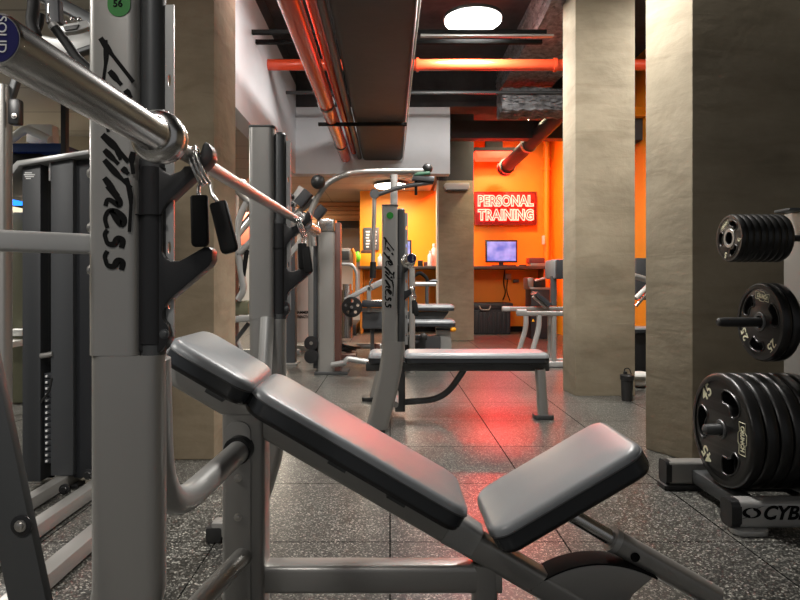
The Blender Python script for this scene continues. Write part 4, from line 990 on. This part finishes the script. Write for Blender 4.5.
# angled arms with bolts and black blocks
Y = 5.6
bar(m4, 'bolted_arm', W(291, 206, Y), W(303, 188, Y), .05, .085, 'frame_light')
bar(m4, 'bolted_arm', W(288, 228, Y), W(288.5, 196, Y), .05, .075, 'frame_light', up=(0, 1, 0))
for py in (196.5, 204.5):
    bm = NB(); bolt(bm, W(292, py, Y - .04), (0, -1, 0), .016, .015); finish('bolt', bm, 'black_plastic', m4)
bar(m4, 'stop_block', W(298, 205, Y - .1), W(309, 192, Y - .1), .08, .10, 'shroud2')
bar(m4, 'stop_block', W(315, 218, Y - .1), W(324, 207, Y - .1), .08, .09, 'shroud2')
bar(m4, 'link_arm', W(296, 214, Y), W(316, 198, Y), .04, .05, 'frame')
bar(m4, 'link_arm', W(284, 262, Y), W(302, 240, Y), .04, .05, 'frame_light')
rod(m4, 'curved_arm', [W(303, 240, Y), W(305, 226, Y), W(312, 226, Y), W(314, 246, Y)], .026, 'frame', .1)

# --- machine visible between pillar and far upright
Y = 5.0
m5 = thing('row_machine', 'grey lever machine seen between the left pillar and the far rack upright', 'exercise machine', (PX(240, Y), Y, 0))
blk(m5, 'dark_post', PX(230, Y), PX(235.5, Y), Y, Y + .12, 0, PZ(192, Y), 'brown_panel')
rod(m5, 'curved_lever', [W(236, 236, Y), W(252, 216, Y + .1)], .035, 'frame_light', 0)
rod(m5, 'curved_lever', [W(250, 196, Y), W(236, 224, Y), W(239, 260, Y), W(244, 290, Y), W(238, 300, Y)], .03, 'frame_light', .2)
rod(m5, 'lever', [W(237, 256, Y), W(253, 240, Y)], .03, 'frame_light', 0)
rod(m5, 'black_strap', [W(247, 250, Y), W(240, 298, Y)], .02, 'black', 0)
rod(m5, 'top_lever', [W(231, 182, Y), W(250, 203, Y)], .035, 'frame', 0)
blk(m5, 'tool_box', PX(229, Y), PX(248, Y), Y, Y + .25, PZ(315, Y), PZ(301, Y), 'olive', .01)
bar(m5, 'cross_bar', W(228, 320, Y - .05), W(251, 318, Y - .05), .05, .055, 'frame_light')
bar(m5, 'leg', W(231, 346, Y), W(249, 323, Y), .035, .035, 'frame_dark')
bar(m5, 'leg', W(230, 322, Y + .3), W(243, 356, Y), .035, .035, 'frame')
bar(m5, 'rear_leg', Vector((PX(233, Y + .3), Y + .3, 0)), Vector((PX(233, Y + .3), Y + .3, PZ(320, Y + .3))), .05, .05, 'frame_dark', up=(0, 1, 0))
blk(m5, 'base_foot', PX(228, 5.2), PX(252, 5.2), 5.2, 5.4, 0, .03, 'frame_dark')
# red box far left behind
bm = NB(); box(bm, PX(232, 10), PX(250, 10), 10, 10.3, PZ(245, 10), PZ(212, 10), .02); 
tag(finish('wall_banner', bm, mat('coral_red', (.75, .16, .10), rough=.5)), 'coral red board far behind the grey lever machine', 'board')

# --- adjustable machine with two stacked seats behind flat bench
Y = 6.3
m6 = thing('leg_curl_machine', 'grey machine with two stacked thin cushions and an orange knob behind the flat bench', 'exercise machine', (PX(430, Y), Y, 0))
pad(m6, (PX(412, Y), Y, PZ(311, Y)), (1, 0, 0), (0, 1, 0), PX(455, Y) - PX(412, Y), .30, .065, 'upper_cushion', rc=.05, pipe=False, base_h=.01, roll=.032)
pad(m6, (PX(405, Y), Y - .05, PZ(326.5, Y)), (1, 0, 0), (0, 1, 0), PX(455.5, Y) - PX(405, Y), .30, .07, 'lower_cushion', rc=.05, pipe=False, base_h=.01, roll=.032)
bm = NB(); prism(bm, [(PX(437, Y), PZ(326, Y)), (PX(451, Y), PZ(326, Y)), (PX(454, Y), 0.01), (PX(437, Y), .01)], 'y', Y + .05, Y + .2, .015); finish('leg', bm, 'frame_light', m6)
bm = NB(); prism(bm, [(PX(405, Y), PZ(312, Y)), (PX(450, Y), PZ(312, Y)), (PX(444, Y), PZ(320, Y)), (PX(405, Y), PZ(322, Y))], 'y', Y + .08, Y + .18, .01); finish('bracket', bm, 'frame_dark', m6)
rod(m6, 'knob_rod', [W(436, 329, Y - .02), W(451, 329.5, Y - .02)], .012, 'black', 0, 8)
bm = NB(); sph(bm, W(453, 329.5, Y - .02), .026, 1.3); finish('knob', bm, 'yellow', m6)
for (px, py) in ((408, 340), (413, 344), (424, 337)):
    bm = NB(); lathe(bm, [(0, .02), (.01, .035), (.25, .035), (.26, .02)], W(px, py, Y - .2), (0, 1, 0), 18); finish('roller', bm, 'rubber', m6)
bar(m6, 'roller_arm', W(404, 338, Y - .1), W(427, 337, Y - .1), .04, .06, 'black_plastic')
blk(m6, 'lower_base', PX(403, Y), PX(441, Y), Y + .02, Y + .2, 0, PZ(336, Y), 'shroud', .02)
rod(m6, 'back_frame', [W(414, 284, Y + .3), W(436, 284, Y + .3)], .025, 'frame', 0)
rod(m6, 'back_frame', [W(427, 304, Y + .3), W(427, 286, Y + .3), W(431, 281, Y + .3), W(437, 281, Y + .3)], .02, 'frame_dark', .08)
bar(m6, 'rear_post', Vector((PX(412, 6.0), 6.0, 0)), Vector((PX(412, 6.0), 6.0, PZ(268, 6.0))), .06, .06, 'frame', up=(0, 1, 0))
# under-counter black coil/handset by the pillar
rod(m6, 'handle_loop', [W(414, 276, Y + .4), W(420, 272, Y + .4), W(427, 278, Y + .4), W(428, 284, Y + .4)], .02, 'black', .1)

# --- preacher type bench right of the tub
Y = 6.4
m7 = thing('preacher_bench', 'grey preacher curl bench with square arm pad left of the middle concrete column', 'weight bench', (PX(545, Y), Y, 0))
bm = NB(); c0 = W(543, 278, Y); box(bm, PX(554.5, Y), PX(573, Y), Y + .0, Y + .42, PZ(279, Y), PZ(259, Y), .03); finish('arm_cushion', bm, 'vinyl', m7)
bm = NB(); box(bm, PX(555.5, Y), PX(574, Y), Y - .03, Y + .02, PZ(278.5, Y), PZ(259.5, Y), .015); finish('cushion_shell', bm, 'vinyl_dark', m7)
bar(m7, 'pad_post', Vector((PX(556, Y), Y + .1, PZ(306, Y))), Vector((PX(556, Y), Y + .1, PZ(276, Y))), .06, .07, 'frame_dark', up=(0, 1, 0))
bar(m7, 'top_rail', Vector((PX(506, Y + .2), Y + .25, PZ(309, Y + .2))), Vector((PX(570, Y + .2), Y + .25, PZ(309, Y + .2))), .06, .05, 'frame')
bar(m7, 'top_rail', Vector((PX(517, Y), Y, PZ(313.5, Y))), Vector((PX(575, Y), Y, PZ(313.5, Y))), .06, .052, 'frame')
bm = NB(); sweep(bm, [(PX(506.5, Y), Y + .25, PZ(309, Y + .2)), (PX(514, Y), Y + .25, PZ(309, Y + .2))], rrect(.064, .055, .015, 3)); finish('rail_grip', bm, 'frame_light', m7)
bm = NB(); sweep(bm, [(PX(516.5, Y), Y, PZ(311.5, Y)), (PX(526, Y), Y, PZ(311.5, Y))], rrect(.064, .05, .015, 3)); finish('rail_grip', bm, 'frame_light', m7)
for y_, dx in ((Y + .25, -10), (Y, 3)):
    bm = NB(); sweep(bm, fillet([Vector((PX(536 + dx, y_), y_, PZ(314, y_))), Vector((PX(536 + dx, y_), y_, PZ(328, y_))), Vector((PX(526 + dx, y_), y_, .04))], .2, 8), rrect(.05, .06, .015, 3), up=(0, 1, 0)); finish('leg', bm, 'frame_light', m7)
    bar(m7, 'leg', Vector((PX(553 + dx * .3, y_), y_, PZ(314, y_))), Vector((PX(553 + dx * .3, y_), y_, .04)), .05, .05, 'frame', up=(0, 1, 0))
    bar(m7, 'floor_rail', Vector((PX(508 + dx * .8 + (8 if dx > 0 else 6), y_), y_, .035)), Vector((PX(574, y_), y_, .035)), .06, .065, 'frame_light')
bar(m7, 'angled_cushion', W(534, 293, Y + .15), W(548, 305, Y + .15), .22, .045, 'vinyl_dark')
bar(m7, 'angled_support', W(533, 296, Y + .15), W(546, 308, Y + .15), .06, .03, 'frame_light')
bm = NB(); prism(bm, [(PX(533, 6.3), PZ(322, 6.3)), (PX(536, 6.3), PZ(322, 6.3)), (PX(534.5, 6.3), PZ(319, 6.3))], 'y', 6.36, 6.362); finish('warning_label', bm, 'yellow', m7)
# cabinet / printer behind
pc = thing('printer_cabinet', 'dark floor cabinet with grey printer top under the counter right of the storage box', 'cabinet', (PX(538, 9.6), 9.6, 0))
Y = 9.6
blk(pc, 'cabinet_body', PX(531, Y), PX(550, Y), Y, Y + .4, 0, PZ(288, Y), 'shroud2', .01)
blk(pc, 'cabinet_top', PX(529.5, Y), PX(551, Y), Y - .02, Y + .42, PZ(289.5, Y), PZ(287.5, Y), 'frame', .005)
blk(pc, 'printer', PX(528, Y), PX(534, Y), Y + .02, Y + .35, PZ(287.5, Y), PZ(277.5, Y), 'frame', .02)
blk(pc, 'printer_front', PX(534, Y), PX(546, Y), Y + .02, Y + .35, PZ(287.5, Y), PZ(278.5, Y), 'black_plastic', .02)
rod(pc, 'top_tube', [W(535, 281, Y - .02), W(545, 278, Y - .02)], .02, 'frame_light', 0)
# --- bits seen in the gap between the two columns
Y = 5.9
m8 = thing('cable_rack', 'machine with white diagonal bars glimpsed between the two concrete columns', 'exercise machine', (PX(640, Y), Y, 0))
rod(m8, 'diagonal_bar', [W(636, 298, Y), W(648, 286, Y)], .025, 'white', 0)
rod(m8, 'diagonal_bar', [W(636, 306, Y), W(648, 292, Y)], .018, 'chrome', 0)
rod(m8, 'diagonal_bar', [W(634, 276, Y), W(648, 280, Y)], .03, 'frame', 0)
blk(m8, 'back_frame', PX(636, 6.1), PX(648, 6.1), 6.1, 6.15, PZ(300, 6.1), PZ(258, 6.1), 'shroud', .01)
bar(m8, 'upright_post', Vector((PX(650, Y), Y, 0)), Vector((PX(650, Y), Y, PZ(262, Y))), .05, .05, 'frame', up=(0, 1, 0))
pad(m8, (PX(634, 5.8), 5.8, PZ(334, 5.8)), (1, 0, 0), (0, 1, 0), .30, .24, .06, 'seat_cushion', pipe=False)
blk(m8, 'seat_base', PX(636, 5.8), PX(655, 5.8), 5.85, 6.0, 0, PZ(334, 5.8), 'black_plastic', .01)
bm = NB(); c = W(640, 371, 5.2); sph(bm, (c.x, 5.2, .10), .10, 1.2, .8, .35); sph(bm, (c.x, 5.2, .04), .09, 1.1, .8, .4); tag(finish('gym_shoe', bm, 'white'), 'pale shoe like object on the floor between the two columns', 'shoe')
# orange shelf beam + grey box in the top of the gap
bm = NB(); box(bm, 2.35, 2.95, 6.9, 7.1, PZ(116, 6.9), PZ(107, 6.9), .005); struct('trim_4', bm, 'orange')
bm = NB(); box(bm, 2.4, 2.95, 7.0, 7.5, PZ(140, 7.0), PZ(117, 7.0), .005); struct('trim_5', bm, 'dark_beam')

# ================================================================== LEFT: weight stack machine
Y = 2.62
lm = thing('weight_stack_machine', 'charcoal twin shroud weight stack machine at the left behind the near upright', 'cable machine', (PX(60, Y), Y, 0))
def vbox(px0, px1, py0, py1, Y, D, m, name, bev=.006): return blk(lm, name, PX(px0, Y), PX(px1, Y), Y, Y + D, PZ(py1, Y), PZ(py0, Y), m, bev)
a = vbox(22, 40.5, 163, 482, Y, .16, 'shroud', 'left_shroud')
b1 = vbox(50.5, 73, 158, 476, Y, .16, 'shroud', 'right_shroud')
vbox(73, 97, 160, 478, Y + .03, .22, 'shroud2', 'side_shroud')
vbox(38, 53, 170, 478, Y + .13, .02, 'black', 'stack_recess')
bm = NB(); prism(bm, [(PX(-4, Y), PZ(196, Y)), (PX(-4, Y), PZ(187, Y)), (PX(21, Y), PZ(162, Y)), (PX(92, Y), PZ(151, Y)), (PX(92, Y), PZ(155.5, Y)), (PX(23, Y), PZ(167, Y)), (PX(6, Y), PZ(190, Y))], 'y', Y - .03, Y + .2, .004); finish('top_cover', bm, 'frame_light', lm)
bm = NB()
for k, (pa, pb) in enumerate(((25, 32), (24, 35), (25, 34), (26, 31))): box(bm, PX(pa, Y), PX(pb, Y), Y - .0012, Y, PZ(173.4 + k * 1.9, Y), PZ(172.2 + k * 1.9, Y))
finish('label_lines', bm, 'white_ink', a)
rod(lm, 'cable_end', [W(50.5, 163, Y + .02), W(50.5, 181, Y + .02)], .010, 'chrome', 0)
rod(lm, 'guide_rod', [W(47, 182, Y + .06), W(47, 372, Y + .06)], .006, 'steel', 0, 8)
rod(lm, 'selector_pin', [W(41, 356, Y + .0), W(53, 354, Y)], .012, 'frame', 0, 12)
rod(lm, 'pin_cord', [W(52, 378, Y), W(49, 392, Y), W(41, 402, Y)], .005, 'rubber', .03, 8)
for k in range(15):
    z1_ = PZ(374 + k * 6.1, Y); bm = NB(); box(bm, PX(41.5, Y), PX(52, Y), Y + .02, Y + .12, z1_ - .0235, z1_, .002); wpl = finish('stack_plate', bm, 'shroud2', lm)
    bm = NB(); box(bm, PX(43.6, Y), PX(45.6, Y), Y + .012, Y + .021, z1_ - .017, z1_ - .008, .001); box(bm, PX(49.8, Y), PX(51.3, Y), Y + .012, Y + .021, z1_ - .015, z1_ - .009, .001); finish('plate_marks', bm, 'white_ink', wpl)
# base rails (running away from the viewer)
for nm, X, ya, yb, w in (('outer', -1.255, 1.45, 2.60, .055), ('inner', -1.02, 1.30, 2.20, .06), ('back', -1.43, 1.8, 2.75, .05)):
    r = blk(lm, 'base_rail', X - w / 2, X + w / 2, ya, yb, .012, .062, 'frame', .006)
    for yy in (ya + .06, yb - .10):
        bm = NB(); box(bm, X - .05, X + .05, yy, yy + .07, 0, .014, .003); finish('rubber_foot', bm, 'rubber', r)
blk(lm, 'cross_rail', -1.50, -.99, 1.32, 1.40, .012, .062, 'frame_light', .006)
for px, py in ((89, 474), (65, 489)):
    bm = NB(); lathe(bm, [(0, .022), (.008, .022), (.01, .014), (.018, .012)], W(px, py, 2.5), (0, -1, 0), 18); finish('bolt', bm, 'black_plastic', lm)
# outer gray post at the frame edge
bar(lm, 'frame_post', Vector((PX(2, 2.3), 2.3, 0)), Vector((PX(2, 2.3), 2.3, PZ(86, 2.3))), .055, .06, 'frame', up=(0, 1, 0))
blk(lm, 'post_bracket', PX(7, 2.26), PX(18, 2.26), 2.26, 2.30, PZ(124, 2.26), PZ(98, 2.26), 'black_plastic', .01)
bar(lm, 'bracket_arm', W(10, 100, 2.32), W(17, 78, 2.32), .03, .03, 'frame_dark', up=(0, 1, 0))
bm = NB(); bolt(bm, W(14, 116, 2.255), (0, -1, 0), .007, .005); finish('bracket_bolt', bm, 'steel', lm)
# upper machinery
Y = 2.3
bar(lm, 'top_beam', W(36, -8, Y), W(104, 28, Y), .05, .05, 'frame_dark')
bm = NB(); prism(bm, [(PX(x, 2.35), PZ(y, 2.35)) for x, y in ((36, 34), (58, 38), (100, 24), (100, 46), (70, 56), (42, 40))], 'y', 2.35, 2.39, .004); finish('pulley_bracket', bm, 'frame_light', lm)
bar(lm, 'pulley_arm', W(68, 57, 2.34), W(100, 46, 2.34), .04, .02, 'frame_dark')
bm = NB(); prism(bm, [(PX(x, 2.2), PZ(y, 2.2)) for x, y in ((58, 25), (75, 22), (86, 20), (92, 26), (76, 31), (62, 33))], 'y', 2.2, 2.23, .004); lp_ = finish('name_plate', bm, 'frame_light', lm)
bm = NB(); prism(bm, [(PX(x, 2.195), PZ(y, 2.195)) for x, y in ((63, 26.5), (79, 24.5), (77, 28.5), (65, 30.5))], 'y', 2.193, 2.2); finish('plate_inset', bm, 'black_plastic', lp_)
bm = NB()
for px, py in ((64, 22), (72, 19), (79, 19.5)): sph(bm, W(px, py, 2.2), .009)
finish('rivet', bm, 'chrome', lp_)
rod(lm, 'pull_grip', [W(54, 27, 1.95), W(66, 42, 1.95), W(78, 60, 1.95), W(98, 76, 1.95)], .0155, 'grip', .1, 18)
rod(lm, 'grip_end', [W(52.5, 25, 1.95), W(55.5, 28.5, 1.95)], .016, 'frame_light', 0)
rod(lm, 'wire_link', [W(48.5, 4, 2.0), W(48, 18, 2.0), W(53, 27, 1.96)], .004, 'chrome', .03, 8)
rod(lm, 'hanging_handle', [W(33, -12, 1.9), W(34, 6, 1.9), W(31, 22, 1.9), W(36, 36, 1.9)], .018, 'grip', .05, 18)
rod(lm, 'hanging_handle', [W(41, 14, 2.0), W(40, 24, 2.0), W(34, 37, 2.0)], .012, 'grip', .03, 14)
bar(lm, 'hanger_block', W(54, 2, 2.1), W(55, 24, 2.1), .05, .035, 'shroud2', up=(0, 1, 0))
# far column strut and row of cardio equipment behind
Y = 3.9
cr = thing('cardio_machine', 'distant cardio machine with bright blue lit strip at the far left', 'exercise machine', (PX(20, 4.4), 4.4, 0))
blk(cr, 'console_hood', PX(6, 4.4), PX(62, 4.4), 4.4, 4.7, PZ(152, 4.4), PZ(143, 4.4), mat('navy_plastic', (.012, .035, .13), rough=.3), .01)
blk(cr, 'lit_strip', PX(8, 4.35), PX(24, 4.35), 4.35, 4.4, PZ(205, 4.35), PZ(188, 4.35), 'blue_glow', .03)
blk(cr, 'body', PX(3, 4.45), PX(40, 4.45), 4.45, 5.0, PZ(205, 4.45), PZ(152, 4.45), 'black', .02)
blk(cr, 'body', PX(3, 4.45), PX(30, 4.45), 4.45, 5.0, .01, PZ(212, 4.45), 'olive', .02)
rod(cr, 'top_rack', [W(8, 142, 4.4), W(26, 128, 4.4), W(50, 140, 4.4)], .03, 'white', .05)
blk(cr, 'grille', PX(26, 4.6), PX(52, 4.6), 4.6, 4.7, PZ(142, 4.6), PZ(124, 4.6), 'white', .01)
blk(cr, 'support_post', PX(60.5, 4.2), PX(65.5, 4.2), 4.2, 4.25, 0, 2.26, 'shroud2', .003)
blk(cr, 'step_tread', PX(3, 4.3), PX(22, 4.3), 4.3, 4.5, PZ(336, 4.3), PZ(330, 4.3), 'white', .005)
blk(cr, 'step_tread', PX(3, 4.3), PX(22, 4.3), 4.2, 4.4, PZ(346, 4.3), PZ(340, 4.3), 'white', .005)
# beige partition behind the machine
bm = NB(); box(bm, -6.5, -2.55, 5.6, 5.7, 0, 2.27); struct('wall_partition', bm, 'beige')

# ================================================================== CAMERA / WORLD
cam = bpy.data.cameras.new('camera'); cam.sensor_width = 36; cam.lens = 27.0; cam.clip_start = .02
cam.shift_x = 10 / 800; cam.shift_y = -18 / 800
co = bpy.data.objects.new('camera', cam); COL.objects.link(co); co.location = (0, 0, H); co.rotation_euler = (PI / 2, 0, 0)
SC.camera = co
w = bpy.data.worlds.new('world'); SC.world = w; w.use_nodes = True
bg = w.node_tree.nodes['Background']; bg.inputs['Color'].default_value = (.60, .60, .61, 1); bg.inputs['Strength'].default_value = .30
SC.view_settings.view_transform = 'Standard'; SC.view_settings.look = 'None'; SC.view_settings.gamma = 1
SC.view_settings.use_curve_mapping = False
SC.view_settings.exposure = 0.12
SC.cycles.use_denoising = True
SC.cycles.max_bounces = 8; SC.cycles.diffuse_bounces = 4; SC.cycles.sample_clamp_indirect = 6
